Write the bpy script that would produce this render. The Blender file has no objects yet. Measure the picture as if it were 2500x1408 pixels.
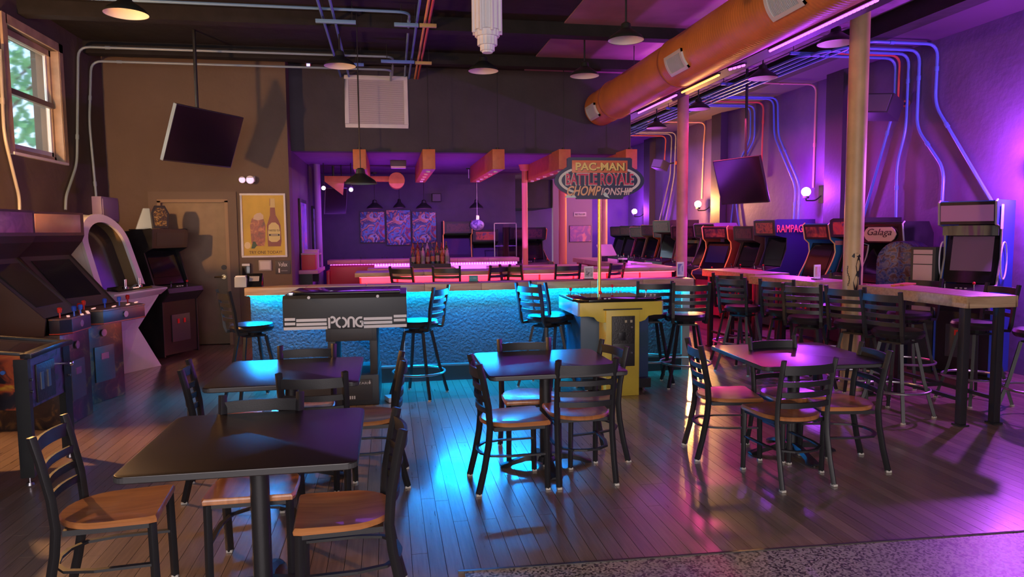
import bpy, bmesh, math, random
from mathutils import Vector, Matrix
random.seed(7)
S = bpy.context.scene; C = S.collection
PI = math.pi
R = math.radians
# ---------------------------------------------------------------- camera
FPX = 1730.0; YAW, PITCH, ROLL = .17265, .08165, .00916; H = 1.65
fw = Vector((math.sin(YAW)*math.cos(PITCH), math.cos(YAW)*math.cos(PITCH), -math.sin(PITCH)))
rt = Vector((math.cos(YAW), -math.sin(YAW), 0)); dn = fw.cross(rt)
RX = math.cos(ROLL)*rt+math.sin(ROLL)*dn; DN = -math.sin(ROLL)*rt+math.cos(ROLL)*dn
cam = bpy.data.cameras.new('camera'); co = bpy.data.objects.new('camera', cam); C.objects.link(co)
cam.sensor_width = 36; cam.lens = FPX/2500*36; cam.clip_start = .05
co.matrix_world = Matrix((( RX.x, -DN.x, -fw.x, 0), (RX.y, -DN.y, -fw.y, 0), (RX.z, -DN.z, -fw.z, H), (0, 0, 0, 1)))
S.camera = co
def at(x, y, X=None, Y=None, Z=None):        # pixel of the photograph -> point on a plane of the room
    d = RX*((x-1250)/FPX)+DN*((y-704)/FPX)+fw
    t = X/d.x if X is not None else (Y/d.y if Y is not None else (Z-H)/d.z)
    q = d*t; q.z += H
    return q
# ---------------------------------------------------------------- world, lights, exposure
S.view_settings.view_transform = 'Standard'; S.view_settings.look = 'None'
S.view_settings.exposure = 0.18; S.view_settings.gamma = 1.0; S.view_settings.use_curve_mapping = False
w = bpy.data.worlds.new('sky'); S.world = w; w.use_nodes = True
nt = w.node_tree; bgn = nt.nodes['Background']
sky = nt.nodes.new('ShaderNodeTexSky'); sky.sky_type = 'HOSEK_WILKIE'; sky.turbidity = 6
sky.sun_direction = (-.7, -.3, .5)
nt.links.new(sky.outputs[0], bgn.inputs[0]); bgn.inputs[1].default_value = 13.0
def area(name, loc, size, power, col, rot, spread=PI):
    l = bpy.data.lights.new(name, 'AREA'); l.shape = 'RECTANGLE'; l.size, l.size_y = size; l.energy = power; l.color = col; l.spread = spread
    o = bpy.data.objects.new(name, l); C.objects.link(o); o.location = loc; o.rotation_euler = rot; return o
def point(name, loc, power, col, r=.06):
    l = bpy.data.lights.new(name, 'POINT'); l.energy = power; l.color = col; l.shadow_soft_size = r
    o = bpy.data.objects.new(name, l); C.objects.link(o); o.location = loc; return o
CY = (.0, .46, 1.0); RED = (1, .02, .05); PUR = (.42, .05, 1.0); WARM = (1, .48, .16); MAG = (.62, .08, .85)
# added fill light behind the camera for ambient; the front wall has no windows
area('front_fill', (-.2, -2.9, 2.0), (7.5, 2.6), 330, (1.0, .88, .90), (R(86), 0, 0))
# the coloured wall globes (a warm one on each side, purple ones between them)
point('globe_light_warm', (-3.62, 6.5, 2.25), 340, WARM)
point('globe_light_purple', (6.6, 6.4, 2.28), 245, (.60, .10, 1.0), .04)
point('globe_light_purple', (6.62, 10.6, 2.24), 190, PUR)
point('globe_light_warm', (6.62, 14.63, 2.2), 300, (1, .45, .12))
point('globe_light_purple', (6.62, 18.6, 2.2), 130, PUR)
# LED strips under counters and duct; broad area lights in back room and aisle
area('led_light_blue', (1.0, 7.74, .985), (4.9, .02), 48, (0, .58, .95), (R(20), 0, 0))
area('led_light_blue', (.25, 7.675, .985), (3.4, .03), 130, (.0, .30, 1.0), (R(-52), 0, 0))
area('led_light_red', (1.9, 10.04, 1.005), (4.7, .03), 62, RED, (R(40), 0, 0))
area('led_light_red', (.9, 11.45, 1.9), (4.2, .1), 12, RED, (R(100), 0, 0))  # red area light in mid-air, no LED tape built here
area('led_light_purple', (.75, 13.92, .97), (3.6, .05), 40, (.75, .12, 1), (R(35), 0, 0))
area('back_room_light', (1.0, 13.2, 2.55), (3.8, 2.6), 62, (.32, .07, 1.0), (0, 0, 0))
area('back_room_uplight', (1.0, 13.0, 1.3), (4.0, .6), 42, (.36, .07, 1.0), (PI, 0, 0))
area('led_light_duct', (4.0, 10.2, 3.56), (.05, 2.4), 26, MAG, (0, R(140), 0))
area('led_light_duct', (4.0, 6.4, 3.56), (.05, 2.0), 30, MAG, (0, R(150), 0))
area('aisle_light', (5.6, 15.5, 3.6), (1.6, 5.0), 55, (.5, .08, 1), (0, 0, 0))
area('aisle_floor_light', (5.45, 10.6, 3.4), (.3, 3.0), 60, (1, .05, .28), (0, 0, 0))
# ---------------------------------------------------------------- materials
MATS = {}
def mat(name, col, rough=.55, metal=0., emit=None, es=0., var=0., vs=6., bump=0., bs=60., spec=.5, coat=0., tr=0., col2=None, alpha=1.):
    if name in MATS: return MATS[name]
    m = bpy.data.materials.new(name); m.use_nodes = True; n = m.node_tree.nodes; L = m.node_tree.links; b = n['Principled BSDF']
    b.inputs['Base Color'].default_value = (*col, 1); b.inputs['Roughness'].default_value = rough; b.inputs['Metallic'].default_value = metal
    b.inputs['Specular IOR Level'].default_value = spec; b.inputs['Coat Weight'].default_value = coat; b.inputs['Transmission Weight'].default_value = tr
    b.inputs['Alpha'].default_value = alpha
    if emit: b.inputs['Emission Color'].default_value = (*emit, 1); b.inputs['Emission Strength'].default_value = es
    tc = n.new('ShaderNodeTexCoord')
    if var or col2:
        no = n.new('ShaderNodeTexNoise'); no.inputs['Scale'].default_value = vs; no.inputs['Detail'].default_value = 4
        r = n.new('ShaderNodeValToRGB'); c2 = col2 or tuple(max(0, c*(1-var)) for c in col)
        c1 = col if col2 else tuple(min(1, c*(1+var)) for c in col)
        r.color_ramp.elements[0].color = (*c2, 1); r.color_ramp.elements[1].color = (*c1, 1)
        r.color_ramp.elements[0].position = .35; r.color_ramp.elements[1].position = .65
        L.new(tc.outputs['Object'], no.inputs['Vector']); L.new(no.outputs['Fac'], r.inputs[0]); L.new(r.outputs[0], b.inputs['Base Color'])
    if bump:
        no = n.new('ShaderNodeTexNoise'); no.inputs['Scale'].default_value = bs; no.inputs['Detail'].default_value = 3
        bu = n.new('ShaderNodeBump'); bu.inputs['Strength'].default_value = bump; bu.inputs['Distance'].default_value = .02
        L.new(tc.outputs['Object'], no.inputs['Vector']); L.new(no.outputs['Fac'], bu.inputs['Height']); L.new(bu.outputs[0], b.inputs['Normal'])
    MATS[name] = m; return m
def woodmat(name, c1, c2, rough=.4, scale=(1, 14, 14), sc=5., coat=0., spec=.5):
    m = mat(name, c1, rough, coat=coat, spec=spec); n = m.node_tree.nodes; L = m.node_tree.links; b = n['Principled BSDF']
    tc = n['Texture Coordinate']; mp = n.new('ShaderNodeMapping'); mp.inputs['Scale'].default_value = scale
    no = n.new('ShaderNodeTexNoise'); no.inputs['Scale'].default_value = sc; no.inputs['Detail'].default_value = 6; no.inputs['Distortion'].default_value = .6
    r = n.new('ShaderNodeValToRGB'); r.color_ramp.elements[0].position = .3; r.color_ramp.elements[1].position = .7
    r.color_ramp.elements[0].color = (*c2, 1); r.color_ramp.elements[1].color = (*c1, 1)
    L.new(tc.outputs['Object'], mp.inputs[0]); L.new(mp.outputs[0], no.inputs['Vector']); L.new(no.outputs['Fac'], r.inputs[0]); L.new(r.outputs[0], b.inputs['Base Color'])
    return m
def artmat(name, cols, scale=5., rough=.35, kind='noise', emit=0., stretch=(1, 1, 1)):
    """printed side art: hard-edged patches of several colours"""
    m = mat(name, cols[0], rough); n = m.node_tree.nodes; L = m.node_tree.links; b = n['Principled BSDF']
    tc = n['Texture Coordinate']; mp = n.new('ShaderNodeMapping'); mp.inputs['Scale'].default_value = stretch
    no = n.new('ShaderNodeTexNoise'); no.inputs['Scale'].default_value = scale; no.inputs['Detail'].default_value = 3; no.inputs['Distortion'].default_value = 1.2
    r = n.new('ShaderNodeValToRGB'); r.color_ramp.interpolation = 'EASE'
    e = r.color_ramp.elements
    while len(e) < len(cols): e.new(.5)
    for i, c in enumerate(cols): e[i].position = .3+.4*i/max(1, len(cols)-1); e[i].color = (*c, 1)
    L.new(tc.outputs['Object'], mp.inputs[0]); L.new(mp.outputs[0], no.inputs['Vector']); L.new(no.outputs['Fac'], r.inputs[0]); L.new(r.outputs[0], b.inputs['Base Color'])
    if emit: L.new(r.outputs[0], b.inputs['Emission Color']); b.inputs['Emission Strength'].default_value = emit
    return m
black_metal = mat('black_metal', (.018, .018, .02), .42, bump=.05, bs=200)
dark_metal = mat('dark_metal', (.03, .03, .033), .35, .6)
black_lam = mat('black_laminate', (.016, .011, .011), .33, bump=.02, bs=300)
black_paint = mat('black_paint', (.012, .012, .014), .5, var=.3)
black_gloss = mat('black_gloss', (.008, .008, .01), .12)
black_vinyl = mat('black_vinyl', (.015, .014, .016), .32, bump=.08, bs=40)
chrome = mat('chrome', (.7, .7, .72), .2, 1.)
steel = mat('steel', (.4, .4, .42), .3, 1.)
glide = mat('glide_plastic', (.55, .52, .45), .5)
white_pl = mat('white_plastic', (.75, .73, .72), .4)
white_paint = mat('white_paint', (.72, .70, .70), .45, var=.05)
seat_wood = woodmat('seat_wood', (.50, .20, .065), (.34, .12, .04), .28, (14, 1.2, 1), 2.5, .3)
counter_wood = woodmat('counter_wood', (.55, .38, .22), (.36, .23, .12), .4, (1, 9, 9), 3.5)
beam_wood = woodmat('orange_beam', (.62, .20, .055), (.50, .15, .04), .45, (3, 3, 3), 3)
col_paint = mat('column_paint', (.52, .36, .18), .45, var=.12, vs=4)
orange_col = mat('orange_column_paint', (.62, .22, .10), .45)
wall_dark = mat('charcoal_wall_paint', (.052, .044, .056), .7, var=.12, vs=2, bump=.25, bs=14)
wall_brown = mat('taupe_wall_paint', (.135, .090, .062), .7, var=.08, vs=1.5, bump=.35, bs=12)
wall_purple = mat('violet_wall_paint', (.13, .075, .20), .65, var=.12, vs=1.5, bump=.35, bs=10)
pil_dark = mat('pilaster_paint', (.05, .03, .06), .7, bump=.2, bs=12)
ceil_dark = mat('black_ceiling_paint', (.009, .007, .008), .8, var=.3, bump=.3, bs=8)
ceil_mid = mat('magenta_lit_ceiling', (.30, .15, .22), .75, var=.15, vs=2, bump=.15, bs=6)  # panel left of the duct; magenta light on the ceiling put into its colour
soffit_m = mat('soffit_paint', (.15, .07, .20), .7, var=.06)
bluec = mat('blue_conduit_paint', (.10, .20, .62), .4)
bluegrey = mat('pale_blue_conduit_paint', (.16, .30, .50), .4)
greyc = mat('grey_conduit_paint', (.33, .31, .28), .4)
redc = mat('red_conduit_paint', (.62, .10, .06), .4)
orangec = mat('orange_conduit_paint', (.80, .38, .12), .4)
yellow = mat('yellow_laminate', (.66, .50, .06), .4, var=.06)
plaster_bar = mat('bar_plaster', (.035, .075, .10), .5, var=.12, vs=3, bump=.7, bs=34)
red_lit_panel = mat('red_lit_bar_panel', (.75, .16, .18), .5)  # pale panels; the red LED light on them is put into the colour
tv_black = mat('tv_screen', (.012, .010, .012), .16)
glow_p = mat('purple_globe', (1, .8, 1), .3, emit=(.75, .28, 1), es=22)
glow_w = mat('warm_globe', (1, .8, .5), .3, emit=(1, .62, .22), es=22)
led_c = mat('blue_led', (.1, .6, 1), .3, emit=(.0, .5, 1), es=9)
led_r = mat('red_led', (1, .1, .1), .3, emit=(1, .12, .18), es=2.5)
led_p = mat('purple_led', (.8, .3, 1), .3, emit=(.62, .13, 1), es=2.4)
led_y = mat('yellow_led', (1, .8, .3), .3, emit=(1, .50, .10), es=2.0)
glass_m = mat('clear_glass', (.9, .95, 1), .03, tr=1.)
plex = mat('dark_plexiglass', (.03, .03, .035), .08)
def plank_material():
    m = mat('floor_planks', (.2, .15, .12), .3); n = m.node_tree.nodes; L = m.node_tree.links; b = n['Principled BSDF']
    g = n.new('ShaderNodeNewGeometry'); sx = n.new('ShaderNodeSeparateXYZ'); L.new(g.outputs['Position'], sx.inputs[0])
    d = n.new('ShaderNodeMath'); d.operation = 'DIVIDE'; d.inputs[1].default_value = .083; L.new(sx.outputs[0], d.inputs[0])
    fl = n.new('ShaderNodeMath'); fl.operation = 'FLOOR'; L.new(d.outputs[0], fl.inputs[0])
    cx = n.new('ShaderNodeCombineXYZ'); L.new(fl.outputs[0], cx.inputs[0])
    wn = n.new('ShaderNodeTexWhiteNoise'); L.new(cx.outputs[0], wn.inputs['Vector'])
    mp = n.new('ShaderNodeMapping'); mp.inputs['Scale'].default_value = (30, 1.6, 1); L.new(g.outputs['Position'], mp.inputs[0])
    no = n.new('ShaderNodeTexNoise'); no.inputs['Scale'].default_value = 2.2; no.inputs['Detail'].default_value = 6; L.new(mp.outputs[0], no.inputs['Vector'])
    ad = n.new('ShaderNodeMath'); ad.operation = 'MULTIPLY_ADD'; ad.inputs[1].default_value = .35; L.new(wn.outputs['Value'], ad.inputs[0])
    ml = n.new('ShaderNodeMath'); ml.operation = 'MULTIPLY'; ml.inputs[1].default_value = .75; L.new(no.outputs['Fac'], ml.inputs[0]); L.new(ml.outputs[0], ad.inputs[2])
    r = n.new('ShaderNodeValToRGB'); r.color_ramp.elements[0].position = .2; r.color_ramp.elements[1].position = .85
    r.color_ramp.elements[0].color = (.13, .085, .062, 1); r.color_ramp.elements[1].color = (.34, .235, .17, 1)
    L.new(ad.outputs[0], r.inputs[0]); L.new(r.outputs[0], b.inputs['Base Color'])
    rr = n.new('ShaderNodeMapRange'); rr.inputs[3].default_value = .22; rr.inputs[4].default_value = .40; L.new(no.outputs['Fac'], rr.inputs[0]); L.new(rr.outputs[0], b.inputs['Roughness'])
    n2 = n.new('ShaderNodeTexNoise'); n2.inputs['Scale'].default_value = 7; n2.inputs['Detail'].default_value = 5; L.new(mp.outputs[0], n2.inputs['Vector'])
    b.inputs['Coat Weight'].default_value = .8; b.inputs['Coat Roughness'].default_value = .16; b.inputs['Coat IOR'].default_value = 1.6
    bu = n.new('ShaderNodeBump'); bu.inputs['Strength'].default_value = .10; bu.inputs['Distance'].default_value = .01
    L.new(n2.outputs['Fac'], bu.inputs['Height']); L.new(bu.outputs[0], b.inputs['Normal'])
    return m
plank_m = plank_material()
# ---------------------------------------------------------------- mesh helpers
class MB:
    def __init__(s): s.v = []; s.f = []
    def add(s, vs, fs):
        o = len(s.v); s.v += [tuple(v) for v in vs]; s.f += [tuple(i+o for i in f) for f in fs]; return s
    def box(s, x0, x1, y0, y1, z0, z1):
        return s.add([(x0, y0, z0), (x1, y0, z0), (x1, y1, z0), (x0, y1, z0), (x0, y0, z1), (x1, y0, z1), (x1, y1, z1), (x0, y1, z1)],
                     [(0, 3, 2, 1), (4, 5, 6, 7), (0, 1, 5, 4), (1, 2, 6, 5), (2, 3, 7, 6), (3, 0, 4, 7)])
    def hexa(s, p):      # 8 points bottom 4 ccw, top 4 ccw
        return s.add(p, [(0, 3, 2, 1), (4, 5, 6, 7), (0, 1, 5, 4), (1, 2, 6, 5), (2, 3, 7, 6), (3, 0, 4, 7)])
    def cyl(s, p0, p1, r0, r1=None, n=16, caps=True):
        r1 = r0 if r1 is None else r1; p0 = Vector(p0); p1 = Vector(p1); d = (p1-p0).normalized()
        a = d.orthogonal().normalized(); b = d.cross(a); vs = []
        for p, r in ((p0, r0), (p1, r1)):
            vs += [p+(a*math.cos(2*PI*i/n)+b*math.sin(2*PI*i/n))*r for i in range(n)]
        fs = [(i, (i+1) % n, n+(i+1) % n, n+i) for i in range(n)]
        if caps: fs += [tuple(range(n-1, -1, -1)), tuple(range(n, 2*n))]
        return s.add(vs, fs)
    def tube(s, pts, r, n=8, sq=None, closed=False):
        """round tube through pts, or a rectangular bar (sq=(w,h), up=+Z)"""
        pts = [Vector(p) for p in pts]; k = len(pts); rings = []; up0 = None
        for i, p in enumerate(pts):
            if closed: t = (pts[(i+1) % k]-pts[i-1]).normalized()
            else: t = (pts[min(i+1, k-1)]-pts[max(i-1, 0)]).normalized()
            if up0 is None: up0 = t.orthogonal().normalized() if abs(t.z) > .9 or not sq else Vector((0, 0, 1))
            a = (up0-t*up0.dot(t)).normalized(); b = t.cross(a)
            if not sq: up0 = a
            if sq: ring = [p+b*x*sq[0]/2+a*y*sq[1]/2 for x, y in ((-1, -1), (1, -1), (1, 1), (-1, 1))]
            else: ring = [p+(a*math.cos(2*PI*j/n)+b*math.sin(2*PI*j/n))*r for j in range(n)]
            rings.append(ring)
        m = len(rings[0]); vs = [v for rg in rings for v in rg]; fs = []
        for i in range(k if closed else k-1):
            for j in range(m): fs.append((i*m+j, i*m+(j+1) % m, ((i+1) % k)*m+(j+1) % m, ((i+1) % k)*m+j))
        if not closed: fs += [tuple(range(m-1, -1, -1)), tuple(range((k-1)*m, k*m))]
        return s.add(vs, fs)
    def lathe(s, prof, n=24, c=(0, 0, 0)):
        vs = []; m = len(prof)
        for i in range(n):
            a = 2*PI*i/n; vs += [(c[0]+r*math.cos(a), c[1]+r*math.sin(a), c[2]+z) for r, z in prof]
        fs = [(i*m+j, ((i+1) % n)*m+j, ((i+1) % n)*m+j+1, i*m+j+1) for i in range(n) for j in range(m-1)]
        return s.add(vs, fs)
    def prism(s, poly, a, b, ax='x'):
        """poly of 2D points extruded a..b along ax; ax x: (y,z); y: (x,z); z: (x,y)"""
        f = {'x': lambda t, p: (t, p[0], p[1]), 'y': lambda t, p: (p[0], t, p[1]), 'z': lambda t, p: (p[0], p[1], t)}[ax]
        n = len(poly); vs = [f(a, p) for p in poly]+[f(b, p) for p in poly]
        return s.add(vs, [tuple(range(n-1, -1, -1)), tuple(range(n, 2*n))]+[(i, (i+1) % n, n+(i+1) % n, n+i) for i in range(n)])
    def sphere(s, c, r, nu=16, nv=10, sc=(1, 1, 1)):
        prof = [(r*math.sin(PI*j/nv), -r*math.cos(PI*j/nv)) for j in range(nv+1)]
        o = len(s.v); s.lathe(prof, nu); 
        for i in range(o, len(s.v)): v = s.v[i]; s.v[i] = (v[0]*sc[0]+c[0], v[1]*sc[1]+c[1], v[2]*sc[2]+c[2])
        return s
    def xf(s, M, o=0):
        for i in range(o, len(s.v)): s.v[i] = tuple(M @ Vector(s.v[i]))
        return s
    def build(s, name, m, parent=None, smooth=False, bevel=0, loc=None):
        me = bpy.data.meshes.new(name); me.from_pydata(s.v, [], s.f)
        bm = bmesh.new(); bm.from_mesh(me); bmesh.ops.remove_doubles(bm, verts=bm.verts, dist=1e-5); bmesh.ops.recalc_face_normals(bm, faces=bm.faces)
        if bevel: bmesh.ops.bevel(bm, geom=[e for e in bm.edges if len(e.link_faces) == 2 and e.calc_face_angle(0) > .6], offset=bevel, segments=2, affect='EDGES', profile=.6)
        bm.to_mesh(me); bm.free(); me.materials.append(m)
        if smooth or bevel:
            for p in me.polygons: p.use_smooth = True
            me.set_sharp_from_angle(angle=R(38))
        o = bpy.data.objects.new(name, me); C.objects.link(o)
        if parent: o.parent = parent
        if loc: o.location = loc
        return o
def setp(o, label=None, cat=None, group=None, kind=None):
    if label: o['label'] = label
    if cat: o['category'] = cat
    if group: o['group'] = group
    if kind: o['kind'] = kind
    return o
def thing(name, label, cat, loc=(0, 0, 0), rz=0, group=None):
    o = bpy.data.objects.new(name, None); o.empty_display_size = .1; C.objects.link(o); o.location = loc; o.rotation_euler = (0, 0, rz)
    return setp(o, label, cat, group)
def struct(mb, name, m, parent=None, bevel=0):
    o = mb.build(name, m, parent, bevel=bevel)
    if parent is None: o['kind'] = 'structure'
    return o
KIDS = {}
def copy_tree(o, parent=None, loc=None, rz=None, label=None, group=None):
    if not KIDS:
        pass
    c = o.copy(); C.objects.link(c)
    if parent: c.parent = parent
    if loc is not None: c.location = loc
    if rz is not None: c.rotation_euler = (0, 0, rz)
    if label: c['label'] = label
    if group: c['group'] = group
    for ch in list(o.children): copy_tree(ch, c)
    return c
def box(name, x0, x1, y0, y1, z0, z1, m, parent=None, bevel=0): return MB().box(x0, x1, y0, y1, z0, z1).build(name, m, parent, bevel=bevel)
def text(s, W, Hh, m, parent, loc, rot=(R(90), 0, 0), depth=.004, name='lettering', shear=0., bold=0.):
    cu = bpy.data.curves.new(name, 'FONT'); cu.body = s; cu.extrude = depth/2; cu.align_x = 'CENTER'; cu.align_y = 'CENTER'; cu.shear = shear; cu.resolution_u = 3; cu.offset = bold
    t = bpy.data.objects.new('tmp', cu); C.objects.link(t)
    me = bpy.data.meshes.new_from_object(t); bpy.data.objects.remove(t); me.name = name
    xs = [v.co.x for v in me.vertices]; ys = [v.co.y for v in me.vertices]
    if xs:
        sx = W/max(1e-6, max(xs)-min(xs)); sy = Hh/max(1e-6, max(ys)-min(ys)); cx = (max(xs)+min(xs))/2; cy = (max(ys)+min(ys))/2
        for v in me.vertices: v.co.x = (v.co.x-cx)*sx; v.co.y = (v.co.y-cy)*sy
    me.materials.clear(); me.materials.append(m)
    o = bpy.data.objects.new(name, me); C.objects.link(o); o.parent = parent; o.location = loc; o.rotation_euler = rot
    return o
def arc(cx, cy, r, a0, a1, n): return [(cx+r*math.cos(a0+(a1-a0)*i/n), cy+r*math.sin(a0+(a1-a0)*i/n)) for i in range(n+1)]
# ================================================================ ROOM SHELL
XL, XR, YB, YH, ZC = -3.9, 6.9, 11.0, 11.4, 4.2
floor = struct(MB().box(XL-.3, XR+.3, -3.2, 20, -.12, -.012), 'floor', mat('subfloor', (.03, .022, .018), .8))
# strip planks running away from the camera; the 300 largest in view are parts, the rest one joined piece
PWID = .083; lens_ = (.8, 1.15, 1.5, 1.95)
def plank_mb(L, x=0, y=0):
    g = .0013; return MB().add([(x+g, y+g, -.012), (x+PWID-g, y+g, -.012), (x+PWID-g, y+L-g, -.012), (x+g, y+L-g, -.012),
        (x+g, y+g, -.001), (x+PWID-g, y+g, -.001), (x+PWID-g, y+L-g, -.001), (x+g, y+L-g, -.001)],
        [(4, 5, 6, 7), (0, 1, 5, 4), (1, 2, 6, 5), (2, 3, 7, 6), (3, 0, 4, 7)])
planks = []
n0 = math.floor(XL/PWID)
for i in range(n0, int(XR/PWID)+1):
    x = i*PWID; y = 1.2 if x < .3 else 3.12
    y -= random.choice((0, .2, .4, .6)) if x < .3 else 0
    first = True
    while y < 19.8:
        L = random.choice(lens_)
        if first and x >= .3: L = random.choice(lens_)
        first = False
        planks.append((x, y, L)); y += L
def plank_key(p):
    v = Vector((p[0], p[1]+p[2]/2, -H)); c = v.dot(fw)
    if c < .3: return 1e9
    px = 1250+FPX*v.dot(RX)/c; py = 704+FPX*v.dot(DN)/c
    vis = -60 < px < 2560 and py < 1500
    return c if vis else 1e6+c
planks.sort(key=plank_key)
protos = {}
for (x, y, L) in planks[:300]:
    if L in protos:
        o = protos[L].copy(); C.objects.link(o)
    else:
        o = plank_mb(L).build('plank', plank_m, floor); protos[L] = o
    o.parent = floor; o.location = (x, y, 0)
mb = MB()
for (x, y, L) in planks[300:]:
    q = plank_mb(L, x, y); mb.add(q.v, q.f)
o = mb.build('plank_field', plank_m, floor); o['kind'] = 'stuff'
# terrazzo pad in the foreground with its worn edge strip
terr = mat('terrazzo', (.20, .18, .16), .38); n = terr.node_tree.nodes; L_ = terr.node_tree.links
vo = n.new('ShaderNodeTexVoronoi'); vo.inputs['Scale'].default_value = 95; rp = n.new('ShaderNodeValToRGB')
rp.color_ramp.elements[0].color = (.05, .045, .045, 1); rp.color_ramp.elements[1].color = (.36, .33, .30, 1); rp.color_ramp.elements[0].position = .25; rp.color_ramp.elements[1].position = .6
L_.new(n['Texture Coordinate'].outputs['Object'], vo.inputs['Vector']); L_.new(vo.outputs['Color'], rp.inputs[0]); L_.new(rp.outputs[0], n['Principled BSDF'].inputs['Base Color'])
e0 = Vector((.33, 3.315)); e1 = Vector((7.2, 3.0)); 
pad = MB().prism([(.33, -3.1), (XR, -3.1), (XR, 3.02), (.33, 3.30)], -.012, .006, 'z').build('trim_1', terr); pad['kind'] = 'structure'
pe = MB().hexa([(.30, 3.30, -.01), (XR, 3.02, -.01), (XR, 3.045, -.01), (.30, 3.33, -.01), (.30, 3.30, .010), (XR, 3.02, .010), (XR, 3.045, .003), (.30, 3.33, .003)]).build('trim_2', mat('threshold_metal', (.10, .085, .08), .4, .3)); pe['kind'] = 'structure'
# left wall with a window opening
wy0, wy1, wz0, wz1 = 8.42, 9.62, 2.53, 3.86
mb = MB()
mb.box(XL-.3, XL, -3.1, wy0, 0, ZC); mb.box(XL-.3, XL, wy1, YB+.2, 0, ZC); mb.box(XL-.3, XL, wy0, wy1, 0, wz0); mb.box(XL-.3, XL, wy0, wy1, wz1, ZC)
struct(mb, 'wall_left', mat('left_wall_paint', (.10, .072, .058), .7, var=.1, vs=2, bump=.25, bs=10))
RC = .1
win = thing('window_1', None, None, (XL, wy0, wz0)); win['kind'] = 'structure'
fr = mat('window_frame_paint', (.42, .30, .22), .5, var=.15); Wd = wy1-wy0; Hd = wz1-wz0
mb = MB(); mb.box(-0.140, -0.070, 0, .06, 0, Hd); mb.box(-0.140, -0.070, Wd-.06, Wd, 0, Hd); mb.box(-0.140, -0.070, 0, Wd, Hd-.07, Hd); mb.box(-0.140, -0.070, 0, Wd, 0, .06)
mb.build('window_frame', fr, win)
mb = MB(); mb.box(-0.090, -0.040, .06, Wd-.06, Hd*.5-.03, Hd*.5+.03); mb.build('meeting_rail', mat('rail_paint', (.20, .15, .12), .5), win)
mb = MB(); mb.box(-0.110, -0.080, .06, .1, .06, Hd*.5); mb.box(-0.110, -0.080, Wd-.1, Wd-.06, .06, Hd*.5); mb.box(-0.110, -0.080, .06, Wd-.06, .06, .11); mb.build('lower_sash', white_paint, win)
mb = MB(); mb.box(-0.125, -0.095, .06, .1, Hd*.5, Hd-.07); mb.box(-0.125, -0.095, Wd-.1, Wd-.06, Hd*.5, Hd-.07); mb.build('upper_sash', white_paint, win)
MB().box(-0.102, -0.098, .1, Wd-.1, .1, Hd*.5).build('pane', glass_m, win); MB().box(-0.112, -0.108, .1, Wd-.1, Hd*.5, Hd-.07).build('pane', glass_m, win)
mb = MB(); mb.box(-.12, .02, Wd-.015, Wd+.0, 0, Hd); mb.box(.0, .025, Wd, Wd+.1, -.02, Hd+.1); mb.box(0, .025, -.02, Wd+.1, Hd, Hd+.1); mb.box(0, .025, -.1, 0, -.02, Hd+.1); mb.build('casing', fr, win)
MB().box(-.12, .04, -.05, Wd+.05, -.03, 0).build('sill', white_paint, win)
# outdoors seen through the window: brick pier of the next wall and a leafy tree
brickm = mat('outside_brick', (.45, .30, .20), .8, var=.2)
pier = thing('brick_pier', 'tan brick pier outside beyond the sash window', 'wall', (-4.75, 11.3, 0)); MB().box(0, .45, 0, .4, 0, 6).build('core', mat('mortar', (.5, .45, .4), .9), pier)
bk = MB().box(0, .21, 0, .1, 0, .065).build('brick', brickm, pier, loc=(.0, -.012, 2.5))
for r_ in range(26):
    for c_ in range(2):
        if r_ == c_ == 0: continue
        b2 = bk.copy(); C.objects.link(b2); b2.location = (c_*.225+(.0 if r_ % 2 else .01), -.012, 2.5+r_*.08)
tree = thing('tree', 'leafy green tree outside the sash window', 'tree', (-8.6, 16.5, 0))
MB().tube([(0, 0, 0), (.1, 0, 2), (-.1, .1, 4), (.2, 0, 6.5)], .16, 10).build('trunk', mat('bark', (.12, .09, .06), .9), tree, smooth=True)
mb = MB()
for i in range(14): a = random.random()*6.28; mb.tube([(0, 0, 2.5+i*.25), (math.cos(a)*1., math.sin(a)*.8, 3.2+i*.28), (math.cos(a)*1.9, math.sin(a)*1.5, 3.9+i*.3)], .03, 5)
mb.build('branches', mat('bark', (.12, .09, .06)), tree)
mb = MB()
for i in range(2700):
    a = random.random()*6.28; rr = 2.7*random.random()**.5; z = 2.0+5.6*random.random(); c = Vector((rr*math.cos(a), rr*math.sin(a), z))
    u = Vector((random.uniform(-1, 1), random.uniform(-1, 1), random.uniform(-1, 1))).normalized()*.13; v = u.orthogonal().normalized()*.08
    mb.add([c-u, c+v, c+u, c-v], [(0, 1, 2, 3)])
lf = mb.build('leaves', mat('leaf_green', (.22, .50, .24), .5, var=.3, vs=3), tree); lf['kind'] = 'stuff'
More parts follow.
